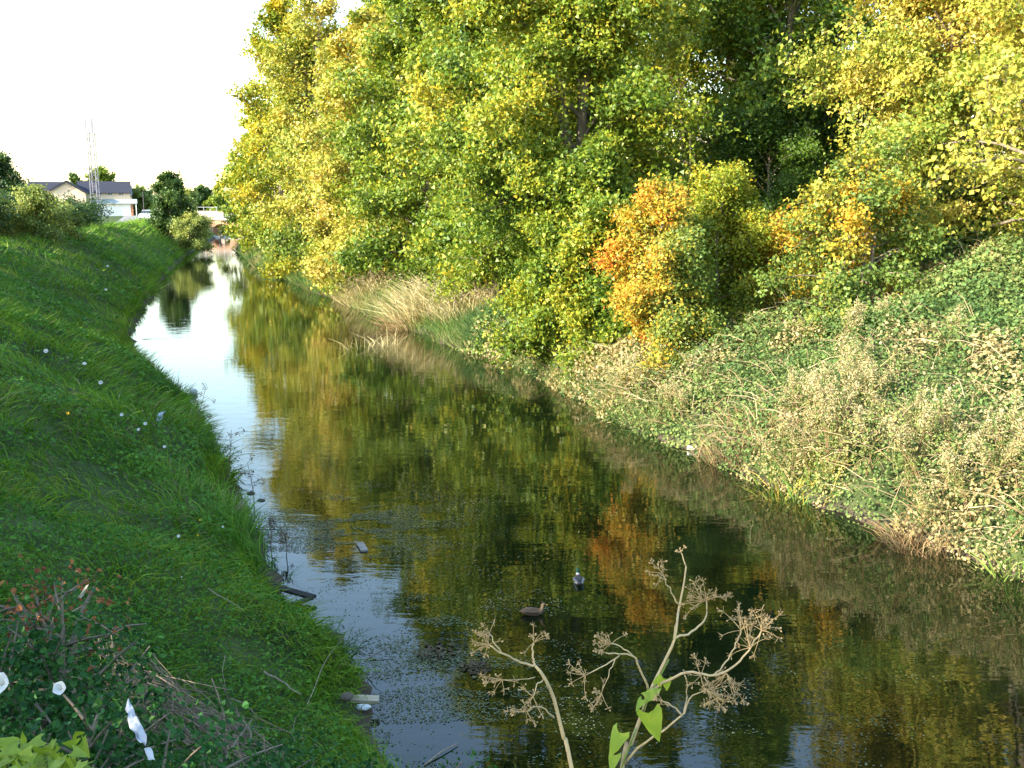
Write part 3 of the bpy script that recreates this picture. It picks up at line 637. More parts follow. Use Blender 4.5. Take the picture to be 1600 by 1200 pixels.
clump('reed_stand', 'smaller stand of dry reeds at the foot of the dark green tree', ON(735, 512, 0, .25), 900, 1.8, 1.6, STRAW, 407, .028, (-.12, -.1), plume=True, mat='dry')
clump('reed_stand', 'pale reeds leaning over the water far up the row', ON(600, 470, 0, .3), 700, 1.9, 1.8, STRAW, 408, .036, (-.1, 0), plume=True, mat='dry')
clump('sedge_clump', 'soft green grass hummock under the overhanging boughs', ON(790, 540, 0, .15), 1500, 1.2, 1.6, [(.04, .10, .035), (.06, .13, .045), (.10, .17, .06)], 409, .02, (-.3, -.2))
clump('reed_tuft', 'thin pale reed tuft standing alone in the open water', ON(605, 540), 60, 1.3, .6, [(.4, .36, .16), (.55, .46, .26)], 410, .022, (-.1, 0), mat='dry')
clump('reed_tuft', 'sparse pale reed tuft left of the lone reeds in the water', ON(560, 545), 24, 1.2, .5, [(.4, .36, .16), (.55, .46, .26)], 411, .02, (-.15, 0), mat='dry')
clump('dock_patch', 'rusty brown dead herb patch at the water edge of the sunny bank', ON(1170, 700, 0, .3), 600, .8, 1.2, RUST, 412, .016, (-.2, -.1), mat='dry')
clump('dock_patch', 'rusty brown dead herbs hanging over the water near the picture corner', ON(1450, 830, 0, .25), 320, .7, .8, RUST, 413, .014, (-.3, -.2), mat='dry')
clump('dock_patch', 'reddish dead stalks at the edge of the reed stand', ON(640, 510, 0, .1), 260, 1.2, 1.3, RUST, 414, .03, (-.5, -.2), mat='dry')
DG = [(.025, .08, .02), (.04, .12, .025), (.08, .17, .04)]
clump('grass_tuft', 'spiky grass tuft in the water at the foot of the shaded bank', ON(528, 1035), 60, .62, .14, DG, 420, .012)
clump('grass_tuft', 'grass tuft on the shaded water edge above the dark planks', ON(430, 905), 70, .5, .2, DG, 421, .012)
clump('grass_tuft', 'tall thin dark grass tuft at the shaded bank edge near the ball', ON(268, 640), 110, 1.0, .5, DG, 422, .02)
clump('grass_tuft', 'dark grass tuft below the lone weed stalks', ON(325, 735), 110, .9, .4, DG, 423, .018)
clump('grass_tuft', 'dark grass at the shaded bank corner beside the black planks', ON(505, 985), 90, .42, .2, DG, 424, .012)

def dead_stalk(label, px, py, h, seed, lean=(.1, 0), red=False):
    r = np.random.default_rng(seed); loc = ON(px, py)
    t_ = thing('weed_stalk', label, 'plant', loc); mb = MB()
    top = A([lean[0] * h, lean[1] * h, h]); main = curve([(0, 0, -.2), tuple(top * .5 + A([.03, 0, 0])), tuple(top)], 7)
    tube(mb, main, np.linspace(.010, .004, 7), 5, (.13, .09, .06)); mb.build('stem', M['attr_rough'], t_)
    hb = MB()
    for i in range(9):
        t = r.uniform(.4, 1); b = A([np.interp(t, np.linspace(0, 1, 7), main[:, k]) for k in range(3)]); d = unit(r.normal(size=3) + A([0, 0, .8])); e = b + d * h * .2
        tube(hb, A([b, (b + e) / 2 + A([0, 0, .02]), e]), A([.004, .003, .002]), 3, (.13, .09, .06))
        n = 26; leaf_quads(hb, e + r.normal(size=(n, 3)) * .035, r.normal(size=(n, 3)), r.uniform(.02, .045, n), .6, ramp(r.uniform(size=n), [(.08, .06, .04), (.18, .14, .09)]), r)
    hb.build('seed_heads', M['attr_rough'], t_)['kind'] = 'stuff'
dead_stalk('dark dry weed leaning over bright water near the grey ball', 296, 690, 1.5, 431, (.35, 0))
dead_stalk('brown seeded weed stalk standing at the bank edge mid picture', 352, 765, 1.3, 432, (.15, 0))
dead_stalk('thin brown stalk in the shallows beside the dark stone', 398, 800, 1.0, 433, (-.1, 0))
dead_stalk('short brown stalk in the shallows among floating weed', 421, 855, .45, 434, (.05, 0))
dead_stalk('short brown stalk nearest the dark planks in the shallows', 446, 870, .4, 435, (.0, 0))

# ---------------------------------------------------------------- floating weed
r = np.random.default_rng(505)
def weed(name, label, cx, cy, sx, sy, n, seed, thr=.5, rot=0.0, cols=((.08, .10, .05), (.14, .165, .085), (.20, .22, .13))):
    r = np.random.default_rng(seed)
    x = cx + r.normal(size=n) * sx; yv = r.normal(size=n) * sy; y = cy + yv + (x - cx) * rot
    k = fbm(x * 1.1, y * 2.2, seed) + .25 * (fbm(x * 5, y * 8, seed + 3) - .5) > thr
    x, y = x[k], y[k]; k = (dl(x, y) < -.1) & (dr(x, y) < -.1); x, y = x[k], y[k]; n = len(x)
    z = .004 + r.uniform(0, .012, n); mb = MB()
    N = np.tile(A([0, 0, 1.]), (n, 1)) + r.normal(size=(n, 3)) * .10
    leaf_quads(mb, np.stack([x, y, z], -1), N, r.uniform(.012, .04, n), .7, ramp(r.uniform(size=n), cols), r, fold=0)
    return tag(mb.build(name, M['herb']), label, 'water weed', None, 'stuff')
g = G(530, 830); weed('floating_weed', 'grey-green floating weed mat off the shaded bank', g[0], g[1], 1.25, 1.4, 26000, 511, .46)
g = G(690, 1060); weed('floating_weed', 'thin drifting weed streaks in the dark foreground water', g[0], g[1], 0.9, 1.7, 15000, 512, .54)
g = G(640, 1010); weed('floating_weed', 'weed streaks along the edge of the blue reflection', g[0], g[1], .5, 1.0, 3500, 514, .54)
g = G(1150, 1090); weed('floating_weed', 'sparse weed flecks on the dark water behind the dead umbels', g[0], g[1], 1.8, 1.2, 4000, 513, .62)
g = G(250, 560); weed('floating_weed', 'faint weed flecks on the bright far water by the shaded bank', g[0], g[1], 1.5, 6, 1500, 515, .55)

# ---------------------------------------------------------------- far buildings
M['cream'] = plain('cream_render', (.66, .51, .37), .9, .06, 3, .1)
M['white'] = plain('white_paint', (.78, .77, .74), .8, .05, 3)
M['slate'] = plain('slate_roof', (.026, .028, .042), .85, .18, 2.5, .3)
M['lead'] = plain('grey_green_sheet', (.30, .34, .33), .7, .1, 2)
M['brickred'] = plain('brick_plain', (.34, .16, .09), .9, .2, 8, .3)
M['glass'] = plain('window_glass', (.04, .05, .06), .12, .05, 2, spec=.6)
M['mast'] = plain('mast_paint', (.16, .16, .19), .7, .1, 5)
M['steel'] = plain('galvanised_steel', (.42, .43, .45), .45, .12, 5, metal=.6)
M['dark_metal'] = plain('dark_metal', (.06, .06, .065), .6, .1, 5, metal=.3)
M['concrete'] = plain('pale_concrete', (.52, .49, .44), .9, .15, 4, .3)
def brick_mat():
    m, nt, n, l = newmat('brickwork'); out = n.new('ShaderNodeOutputMaterial'); p = n.new('ShaderNodeBsdfPrincipled'); p.inputs['Roughness'].default_value = .9
    tc = n.new('ShaderNodeTexCoord'); mp = n.new('ShaderNodeMapping'); mp.inputs['Rotation'].default_value = (math.pi / 2, 0, 0)
    b = n.new('ShaderNodeTexBrick'); b.inputs['Scale'].default_value = 4.5; b.inputs['Color1'].default_value = (.38, .17, .08, 1); b.inputs['Color2'].default_value = (.46, .24, .12, 1); b.inputs['Mortar'].default_value = (.42, .36, .28, 1); b.inputs['Mortar Size'].default_value = .02
    l.new(tc.outputs['Object'], mp.inputs[0]); l.new(mp.outputs[0], b.inputs['Vector']); l.new(b.outputs['Color'], p.inputs['Base Color']); l.new(p.outputs[0], out.inputs[0]); return m
M['brick'] = brick_mat()

def wx(px, d): return W(px, 315, d)[0]
def wz(py, d): return W(150, py, d)[2]
def prism(mb, prof, axis, a0, a1, col=None):
    """closed profile (u,z) extruded along 'y' (u = x) or along 'x' (u = y)"""
    n = len(prof); v = []
    for a in (a0, a1):
        for u, z in prof: v.append((u, a, z) if axis == 'y' else (a, u, z))
    q = [[i, (i + 1) % n, n + (i + 1) % n, n + i] for i in range(n)]
    mb.add(v, [A(q), A([list(range(n))[::-1]]), A([list(range(n, 2 * n))])], col)
def window(parent, x, zc, y, w_, h_):
    f = MB(); t = .07
    for a in ((x - w_ / 2, x + w_ / 2, zc - h_ / 2, zc - h_ / 2 + t), (x - w_ / 2, x + w_ / 2, zc + h_ / 2 - t, zc + h_ / 2), (x - w_ / 2, x - w_ / 2 + t, zc - h_ / 2 + t, zc + h_ / 2 - t), (x + w_ / 2 - t, x + w_ / 2, zc - h_ / 2 + t, zc + h_ / 2 - t), (x - t / 2, x + t / 2, zc - h_ / 2 + t, zc + h_ / 2 - t)):
        box(f, a[0], a[1], y - .06, y + .02, a[2], a[3])
    o = f.build('window', M['white'], parent)
    g = MB(); box(g, x - w_ / 2 + .02, x + w_ / 2 - .02, y - .03, y - .01, zc - h_ / 2 + .02, zc + h_ / 2 - .02); g.build('pane', M['glass'], o)
    s = MB(); box(s, x - w_ / 2 - .08, x + w_ / 2 + .08, y - .12, y, zc - h_ / 2 - .09, zc - h_ / 2 - .004); s.build('sill', M['concrete'], o)

d0 = 205.0; gz = 3.0
hs = thing('house', 'long cream house with dark slate roof and lean-to canopy', 'house', (0, 0, 0))
xa, xb = wx(123, d0), wx(202, d0); ze = wz(300, d0); zr = wz(282.5, d0)
mb = MB(); box(mb, xa, xb - .25, d0, d0 + 8, gz - .3, ze); mb.build('wall', M['cream'], hs)
mb = MB(); prism(mb, [(d0 - .45, ze - .1), (d0 + 4, zr), (d0 + 8.4, ze - .1), (d0 + 8.4, ze - .3), (d0 + 4, zr - .25), (d0 - .45, ze - .3)], 'x', xa - .1, xb); rf = mb.build('roof', M['slate'], hs)
mb = MB(); box(mb, xa, xb, d0 - .58, d0 - .46, ze - .28, ze - .14); mb.build('gutter', M['dark_metal'], rf)
for px in (135, 155, 170.5, 187): window(hs, wx(px, d0), wz(302.6, d0), d0, .95, .62)
mb = MB(); zc1, zc0 = wz(311, d0), wz(317.2, d0)
prism(mb, [(d0 - 3.2, zc0), (d0 - .02, zc1), (d0 - .02, zc1 - .15), (d0 - 3.2, zc0 - .18)], 'x', wx(121, d0 - 3), wx(201, d0 - 3)); mb.build('canopy_roof', M['lead'], hs)
mb = MB(); box(mb, wx(133, d0 - 2.6), wx(192, d0 - 2.6), d0 - 2.6, d0 - 2.4, gz - .3, zc0 - .2); mb.build('garage_wall', M['white'], hs)
mb = MB(); box(mb, wx(192.3, d0 - 2.6), wx(195.8, d0 - 2.6), d0 - 2.7, d0 - 2.2, gz - .3, zc0 - .2); mb.build('brick_pier', M['brickred'], hs)
mb = MB(); box(mb, wx(198.4, d0 - 3), wx(199.6, d0 - 3), d0 - 3.1, d0 - 2.95, gz - .3, zc0 - .2); mb.build('post', M['white'], hs)
gh = thing('house', 'cream gable-ended house with slate roof left of the long house', 'house', (0, 0, 0))
x0, x1, xm = wx(73, d0 - 4), wx(124.5, d0 - 4), wx(96.5, d0 - 4); y0 = d0 - 4; zg = wz(281.8, y0); zl, zr2 = wz(296, y0), wz(300, y0)
mb = MB(); prism(mb, [(x0 + .2, gz - .3), (x1 - .2, gz - .3), (x1 - .2, zr2 - .3), (xm, zg - .32), (x0 + .2, zl - .3)], 'y', y0, y0 + 3.9); mb.build('wall', M['cream'], gh)
mb = MB()
prism(mb, [(x0 - .3, zl - .18), (xm, zg), (x1 + .3, zr2 - .18), (x1 + .3, zr2 - .4), (xm, zg - .25), (x0 - .3, zl - .4)], 'y', y0 - .35, y0 + 8); rf = mb.build('roof', M['slate'], gh)
mb = MB(); ta = .1
prism(mb, [(x0 - .32, zl - .43), (xm, zg - .28), (x1 + .32, zr2 - .43), (x1 + .32, zr2 - .6), (xm, zg - .45), (x0 - .32, zl - .6)], 'y', y0 - .42, y0 - .36); mb.build('bargeboard', M['dark_metal'], rf)
mb = MB(); prism(mb, [(y0 + 2.5, wz(298, d0)), (y0 + 6, wz(284, d0)), (y0 + 9.5, wz(298, d0))], 'x', wx(53, d0), xm + .05); mb.build('side_roof', M['slate'], gh)
mb = MB(); box(mb, wx(54.5, d0), x0 + .15, y0 + 2.9, y0 + 9, gz - .3, wz(298, d0)); mb.build('side_wall', M['cream'], gh)
an = thing('house_annex', 'narrow cream annex with grey roof at the end of the long house', 'annex', (0, 0, 0))
x0, x1 = wx(202.6, d0 + 3), wx(212, d0 + 3)
mb = MB(); box(mb, x0, x1 - .12, d0 + 3, d0 + 8, gz - .3, wz(305, d0)); mb.build('wall', M['cream'], an)
mb = MB(); prism(mb, [(d0 + 2.6, wz(305.2, d0)), (d0 + 5.6, wz(289, d0)), (d0 + 8.4, wz(305.2, d0))], 'x', x0 - .02, x1); mb.build('roof', M['lead'], an)
window(an, (x0 + x1) / 2, wz(313, d0), d0 + 3, .5, .7); window(an, (x0 + x1) / 2, wz(321, d0), d0 + 3, .5, .7)

for o in (hs, gh, an):
    th = math.radians(20); pv = Vector((wx(140, d0), d0, 0)); o.rotation_euler = (0, 0, th); o.location = pv - Matrix.Rotation(th, 3, 'Z') @ pv
# lattice mast
dm = 172.0; ms = thing('radio_mast', 'tall steel lattice mast with antennas rising above the slate roof', 'mast', (wx(149.5, dm), dm, 3.0))
zt = wz(207, dm) - 3.0
for sx, sy in ((-1, -1), (1, -1), (1, 1), (-1, 1)):
    mb = MB(); tube(mb, [(sx * .55, sy * .55, 0), (sx * .46, sy * .46, zt)], .085, 6); mb.build('leg', M['mast'], ms)
br = MB(); nb = 13
for i in range(nb):
    za, zb = zt * i / nb, zt * (i + 1) / nb; ra = .55 - .09 * i / nb; rb = .55 - .09 * (i + 1) / nb
    cn = [(-1, -1), (1, -1), (1, 1), (-1, 1)]
    for k in range(4):
        p, q_ = cn[k], cn[(k + 1) % 4]; 
        if i % 2: p, q_ = q_, p
        tube(br, [(p[0] * ra, p[1] * ra, za), (q_[0] * rb, q_[1] * rb, zb)], .035, 4)
        tube(br, [(p[0] * rb, p[1] * rb, zb), (q_[0] * rb, q_[1] * rb, zb)], .032, 4)
br.build('bracing', M['mast'], ms)
for sx, sy in ((-.62, -.3), (.55, -.45), (0, .6)):
    mb = MB(); tube(mb, [(sx, sy, zt - .6), (sx, sy, zt + 2.35)], .035, 6); box(mb, sx - .13, sx + .13, sy - .16, sy - .05, zt + .1, zt + 2.2); mb.build('antenna', M['mast'], ms)
mb = MB(); box(mb, -.75, .7, -.5, .5, zt - .08, zt); mb.build('head_frame', M['steel'], ms)

# lamp post
lp = thing('street_lamp', 'thin grey street lamp by the parked cars', 'street lamp', (wx(224, 150), 150, 3.1))
mb = MB(); tube(mb, [(0, 0, 0), (0, 0, 4.3)], [.07, .04], 6); tube(mb, curve([(0, 0, 4.3), (.15, 0, 4.5), (.6, 0, 4.55)], 5), .03, 5); mb.build('post', M['dark_metal'], lp)
mb = MB(); box(mb, .5, 1.0, -.1, .1, 4.48, 4.6); mb.build('lamp_head', M['steel'], lp)

# cars
M['tyre'] = plain('tyre', (.02, .02, .02), .85, .1)
def car(label, loc, rz, paint):
    t_ = thing('parked_car', label, 'car', loc, None, rz)
    cp = plain('car_paint', paint, .25, .03, 2, spec=.6)
    prof = [(-2.05, .35), (-2.1, .62), (-1.95, .9), (-1.0, .95), (.9, .93), (1.75, .82), (2.08, .6), (2.05, .32)]
    v = []; f = []
    for k, (s, ins) in enumerate(((-1, 1), (-1, 0), (1, 0), (1, 1))): pass
    mb = MB(); rows = []
    for yv, dz in ((-.84, 0), (-.78, .03), (0, .06), (.78, .03), (.84, 0)): rows.append([(x, yv, z + (dz if z > .5 else 0)) for x, z in prof])
    n = len(prof); V = A(rows).reshape(-1, 3); Q = [[r_ * n + i, r_ * n + i + 1, (r_ + 1) * n + i + 1, (r_ + 1) * n + i] for r_ in range(4) for i in range(n - 1)]
    mb.add(V, [A(Q), A([list(range(n))]), A([list(range(4 * n, 5 * n))[::-1]])]); mb.build('body', cp, t_, False)
    gl = MB(); cab = [(-1.75, .92, .74), (-1.25, 1.4, .6), (.25, 1.42, .6), (1.0, .92, .74)]
    V = [(x, s * w_, z) for s in (-1, 1) for x, z, w_ in cab]; gl.add(V, A([[0, 1, 5, 4], [2, 3, 7, 6], [0, 3, 2, 1], [4, 5, 6, 7]])); gl.build('windows', M['glass'], t_)
    rf = MB(); box(rf, -1.3, .3, -.61, .61, 1.402, 1.46); rf.build('roof', cp, t_)
    for x in (-1.3, 1.3):
        for s in (-1, 1):
            wl = MB(); tube(wl, [(x, s * .68, .32), (x, s * .86, .32)], .32, 14); wo = wl.build('wheel', M['tyre'], t_)
            rm = MB(); tube(rm, [(x, s * .862, .32), (x, s * .875, .32)], .2, 10); rm.build('rim', M['steel'], wo)
    for s in (-1, 1):
        hl = MB(); box(hl, 1.95, 2.09, s * .62 - .15, s * .62 + .15, .6, .74); hl.build('headlight', M['white'], t_)
car('silver car parked on the road beside the lone dark tree', (wx(228, 160), 160, 3.27), math.radians(-80), (.62, .66, .70))
car('dark blue car half hidden behind the silver car', (wx(245, 170), 170, 3.27), math.radians(-70), (.10, .14, .22))

# brick bridge across the far canal
db = 186.0; bg = thing('brick_bridge', 'low red brick arch bridge crossing the far end of the canal', 'bridge', (0, 0, 0))
xa0, xa1 = wx(331, db), wx(357, db); xl0, xr0 = wx(292, db), wx(392, db); zt = 2.75; zs = 1.05; ar = 1.25; xc = (xa0 + xa1) / 2; hw = (xa1 - xa0) / 2
mb = MB(); box(mb, xl0, xa0, db, db + 4.5, -1.2, zt); box(mb, xa1, xr0, db, db + 4.5, -1.2, zt)
ang = np.linspace(math.pi, 0, 17); ax_ = xc + hw * np.cos(ang); az_ = zs + ar * np.sin(ang) * .8
for i in range(16):
    v = [(ax_[i], db + .003, az_[i]), (ax_[i + 1], db + .003, az_[i + 1]), (ax_[i + 1], db + .003, zt), (ax_[i], db + .003, zt)]
    v += [(p[0], db + 4.497, p[2]) for p in v]
    mb.add(v, A([[0, 1, 2, 3], [5, 4, 7, 6], [0, 4, 5, 1], [3, 2, 6, 7]]))
mb.build('brickwork', M['brick'], bg)
mb = MB(); box(mb, xl0 - .1, xr0 + .1, db - .12, db + 4.62, zt + .003, zt + .28); mb.build('coping', M['concrete'], bg)
for i in range(10):
    mb = MB(); xx = xl0 + (xr0 - xl0) * (i + .5) / 10; box(mb, xx - .05, xx + .05, db, db + .1, zt + .28, zt + 1.1); mb.build('railing_post', M['steel'], bg)
for zz in (.68, 1.06):
    mb = MB(); box(mb, xl0, xr0, db + .11, db + .16, zt + zz - .04, zt + zz + .04); mb.build('rail', M['steel'], bg)
wr = MB(); box(wr, float(xl(176)) - .5, float(xr(176)) + .5, 176, 176.5, -.6, .28)
tag(wr.build('weir_beam', M['concrete']), 'pale concrete beam lying across the water before the bridge', 'weir')
wp = MB(); tube(wp, [(wx(341, 158), 158, -.8), (wx(341, 158), 158, .9)], .14, 8, cap=True)
tag(wp.build('mooring_post', M['bark']), 'short dark post standing in the far water', 'post')
wl = thing('garden_wall', 'pinkish wall with a rail seen beyond the brick bridge', 'wall', (0, 0, 0))
mb = MB(); box(mb, wx(300, 228), wx(348, 228), 228, 228.4, 2.2, 4.0); mb.build('brickwork', plain('pink_brick', (.50, .36, .29), .9, .12, 6), wl)
mb = MB(); box(mb, wx(296, 228), wx(350, 228), 227.9, 228, 4.75, 4.85)
for i in range(6): xx = wx(298 + 10 * i, 228); box(mb, xx - .05, xx + .05, 227.85, 227.9, 4.0, 4.85)
mb.build('rail', M['steel'], wl)

# ---------------------------------------------------------------- ducks
M['feather'] = plain('feathers', (1, 1, 1), .7, .22, 45, .25, use_attr=True)
def duck(label, loc, rz, drake):
    t_ = thing('duck', label, 'duck', loc, None, rz); t_.scale = (.62,) * 3
    S = A([[-.30, .085, .012, .006], [-.265, .082, .045, .014], [-.215, .075, .072, .038], [-.15, .062, .096, .064], [-.06, .055, .112, .082], [.03, .053, .113, .086], [.10, .056, .098, .084],
           [.150, .072, .074, .072], [.182, .105, .050, .050], [.193, .145, .036, .037], [.196, .180, .034, .037], [.205, .212, .037, .040], [.226, .228, .037, .036], [.250, .226, .027, .027], [.264, .220, .012, .013]])
    k = 18; a = np.arange(k) * 2 * math.pi / k; n = len(S)
    tx = np.gradient(S[:, 0]); tz = np.gradient(S[:, 1]); m = np.hypot(tx, tz); nx_, nz_ = -tz / m, tx / m
    V = np.zeros((n, k, 3)); Cc = np.zeros((n, k, 3))
    for i in range(n):
        V[i, :, 0] = S[i, 0] + nx_[i] * S[i, 3] * np.sin(a); V[i, :, 1] = S[i, 2] * np.cos(a); V[i, :, 2] = S[i, 1] + nz_[i] * S[i, 3] * np.sin(a)
        top = np.sin(a) > .35
        if drake:
            if i <= 1: c = A([.06, .055, .05])
            elif i == 2: c = A([.012, .012, .016])
            elif i == 3: c = A([.66, .65, .63])
            elif i <= 6: c = A([.56, .55, .54])
            elif i <= 8: c = A([.13, .06, .035])
            elif i == 9: c = A([.7, .7, .68])
            else: c = A([.006, .05, .028])
            Cc[i] = c
            if 3 <= i <= 6: Cc[i, top] = A([.05, .045, .04])
            if i == 2: Cc[i, np.abs(np.cos(a)) > .8] = A([.62, .61, .6])
        else:
            Cc[i] = A([.11, .07, .038]) * rng.uniform(.7, 1.25, (k, 1)); Cc[i, top] *= .6
            if i >= 9: Cc[i] = A([.15, .10, .055]); Cc[i, np.sin(a) > .6] *= .45
    q = [[i * k + j, i * k + (j + 1) % k, (i + 1) * k + (j + 1) % k, (i + 1) * k + j] for i in range(n - 1) for j in range(k)]
    mb = MB(); mb.add(V.reshape(-1, 3) * 1.12, [A(q), A([list(range(k))[::-1]]), A([list(range((n - 1) * k, n * k))])], Cc.reshape(-1, 3))
    mb.build('body', M['feather'], t_, True)
    b = MB(); bp = A([[.252, .222, .016, .013], [.275, .214, .017, .008], [.30, .208, .020, .005], [.318, .206, .013, .004]]) * 1.12
    V = np.zeros((4, 8, 3)); a8 = np.arange(8) * math.pi / 4
    for i in range(4): V[i, :, 0] = bp[i, 0]; V[i, :, 1] = bp[i, 2] * np.cos(a8); V[i, :, 2] = bp[i, 1] + bp[i, 3] * np.sin(a8)
    q = [[i * 8 + j, i * 8 + (j + 1) % 8, i * 8 + 8 + (j + 1) % 8, i * 8 + 8 + j] for i in range(3) for j in range(8)]
    b.add(V.reshape(-1, 3), [A(q), A([list(range(24, 32))])], (.45, .38, .05) if drake else (.50, .22, .05)); b.build('bill', M['attr'], t_, True)
    for s in (-1, 1):
        e = MB(); c = A([.226, s * .0355, .234]) * 1.12
        tube(e, [c - A([0, s * .004, 0]), c + A([0, s * .0025, 0])], .0055, 8, (.01, .01, .01)); e.build('eye', M['attr'], t_)
        wv = MB(); pts = curve([(.09, s * .112, .085), (-.05, s * .122, .095), (-.18, s * .085, .10), (-.25, s * .035, .10)], 8) * A([1.12, 1.0, 1.12])
        tube(wv, pts, A([.012, .026, .032, .034, .03, .022, .014, .004]), 8, (.20, .18, .17) if drake else (.10, .065, .04)); wv.build('wing', M['feather'], t_, True)
    return t_
duck('drake with green head and pale flanks swimming away', G(904, 910), math.radians(93), True)
duck('mottled brown duck swimming past the dead umbels', G(833, 960), math.radians(4), False)

# ---------------------------------------------------------------- ray to ground
_HD = np.concatenate([np.arange(2, 30, .03), np.arange(30, 200, .25)])
def HIT(px, py, up=0.0):
    q0 = A(W(px, py, 1.0)) - A([0, 0, H]); P_ = A([0, 0, H]) + q0 * _HD[:, None]
    k_ = np.nonzero(P_[:, 2] <= np.maximum(hz(P_[:, 0], P_[:, 1]), 0) + up)[0]
    return tuple(P_[k_[0]]) if len(k_) else W(px, py, 60)

# ---------------------------------------------------------------- foreground dead hogweed
M['stalk'] = plain('dead_stalk', (.44, .33, .18), .8, .3, 30, .4, stretch=(1, 1, .2))
M['umbel'] = plain('dead_umbel', (.36, .25, .12), .9, .3, 60)
def umbel(parent, c, d, R, seed, rays=15):
    r = np.random.default_rng(seed); rays = int(rays * r.uniform(.45, .95)); R = R * .92; mb = MB(); d = unit(A(d, ) if not isinstance(d, np.ndarray) else d)
    for i in range(rays):
        v = unit(d * .75 + r.normal(size=3) * .6); L = R * r.uniform(.35, 1.15); e = c + v * L
        tube(mb, curve([c, c + v * L * .55 + d * L * .06, e], 4), A([.0009, .0007, .0006, .0005]), 4, cap=False)
        for j in range(9):
            u = unit(v * .6 + r.normal(size=3) * .7); l2 = R * .26 * r.uniform(.5, 1.1); f = e + u * l2
            tube(mb, A([e, f]), A([.0005, .0004]), 3, cap=False)
            if r.uniform() < .6:
                s = .0021; w_ = unit(np.cross(u, r.normal(size=3))); t2 = np.cross(u, w_)
                mb.add(A([f - w_ * s, f + u * s * 1.6 + t2 * s * .3, f + w_ * s, f - u * s * .6]), A([[0, 1, 2, 3]]))
    return mb.build('umbel', M['umbel'], parent)
def wp_(pts): return [A(W(*p)) for p in pts]
def stalk(parent, pts, r0, r1, name='branch', n=14):
    mb = MB(); c = curve(wp_(pts), n); jit = np.random.default_rng(int(pts[0][0])).normal(size=c.shape) * .0012; jit[0] = jit[-1] = 0
    tube(mb, c + jit, np.linspace(r0, r1, n) * .52, 7); return mb.build(name, M['stalk'], parent, True)
D1 = 1.95; gA = W(893, 1200, D1)
ha = thing('dead_hogweed', 'smaller dead umbel plant with bent pale stem near the brown duck', 'dead plant', (0, 0, 0))
fx, fy = gA[0] + .2, D1 + .02
mb = MB(); tube(mb, curve([(fx, fy, hzf(fx, fy) - .1), (gA[0] + .11, D1, gA[2] - .6), gA] + wp_([(880, 1150, D1), (864, 1088, D1 - .01), (848, 1055, D1 - .02), (836, 1040, D1 - .02)]), 26), np.linspace(.0052, .0028, 26), 8); mb.build('stem', M['stalk'], ha, True)
stalk(ha, [(836, 1040, D1 - .02), (832, 1020, D1 - .02), (833, 1004, D1 - .02)], .0045, .003)
stalk(ha, [(836, 1040, D1 - .02), (812, 1034, D1 - .03), (785, 1021, D1 - .05), (765, 1008, D1 - .06)], .0048, .003)
stalk(ha, [(784, 1021, D1 - .05), (772, 1004, D1 - .05), (765, 990, D1 - .04)], .003, .002, n=6)
stalk(ha, [(866, 1122, D1), (855, 1112, D1 - .02), (842, 1104, D1 - .04), (822, 1112, D1 - .06)], .0035, .002)
stalk(ha, [(850, 1060, D1 - .01), (838, 1070, D1 - .04), (833, 1090, D1 - .05)], .003, .002, n=8)
for i, (px, py, dd, dv) in enumerate([(834, 1004, -.02, (0, 0, 1)), (764, 1007, -.06, (-1, 0, .2)), (765, 989, -.04, (-.3, -.3, 1)), (824, 1112, -.06, (-1, -.2, .1)), (833, 1088, -.05, (-.4, 0, -1)), (785, 1062, -.05, (-.8, .2, -.3))]):
    umbel(ha, A(W(px, py, D1 + dd)), A(dv, float), (.034, .038, .034, .04, .04, .045)[i], 700 + i, 13)
stalk(ha, [(836, 1058, D1 - .02), (810, 1062, D1 - .04), (786, 1062, D1 - .05)], .0018, .0012, n=6)
D2 = 2.05; gB = W(972, 1200, D2)
hb = thing('dead_hogweed', 'larger branching dead umbel plant with pale stems and green vine leaves', 'dead plant', (0, 0, 0))
fx, fy = gB[0] - .12, D2 + .02
mb = MB(); tube(mb, curve([(fx, fy, hzf(fx, fy) - .1), (gB[0] - .05, D2, gB[2] - .6), gB] + wp_([(985, 1165, D2), (1002, 1118, D2), (1016, 1080, D2), (1040, 1030, D2 + .01), (1054, 998, D2 + .01), (1060, 955, D2 + .02), (1068, 915, D2 + .02), (1072, 885, D2 + .02)]), 34), np.linspace(.0058, .0017, 34), 8); mb.build('stem', M['stalk'], hb, True)
stalk(hb, [(1072, 886, D2 + .02), (1068, 872, D2 + .02), (1063, 862, D2 + .02)], .0028, .0012, n=6)
stalk(hb, [(1061, 945, D2 + .02), (1047, 922, D2), (1036, 898, D2 - .02)], .0035, .002, n=8)
stalk(hb, [(1055, 997, D2 + .01), (1083, 986, D2 + .04), (1102, 965, D2 + .06), (1104, 938, D2 + .07)], .005, .003)
stalk(hb, [(1060, 955, D2 + .02), (1058, 975, D2 - .02), (1052, 1000, D2 - .02)], .003, .003, n=6)
stalk(hb, [(1013, 1082, D2), (1003, 1050, D2 - .03), (990, 1026, D2 - .05), (968, 1022, D2 - .07), (946, 1020, D2 - .08)], .005, .0026)
stalk(hb, [(990, 1026, D2 - .05), (972, 1012, D2 - .05), (955, 1006, D2 - .05)], .003, .0022, n=8)
stalk(hb, [(968, 1024, D2 - .07), (942, 1040, D2 - .09), (915, 1055, D2 - .1)], .003, .002, n=8)
stalk(hb, [(962, 1028, D2 - .07), (952, 1052, D2 - .08), (940, 1082, D2 - .08)], .0024, .0015, n=8)
stalk(hb, [(1016, 1080, D2), (1050, 1060, D2 - .04), (1082, 1050, D2 - .06), (1112, 1056, D2 - .07), (1148, 1042, D2 - .08), (1172, 1012, D2 - .08), (1190, 985, D2 - .08)], .0062, .003, n=22)
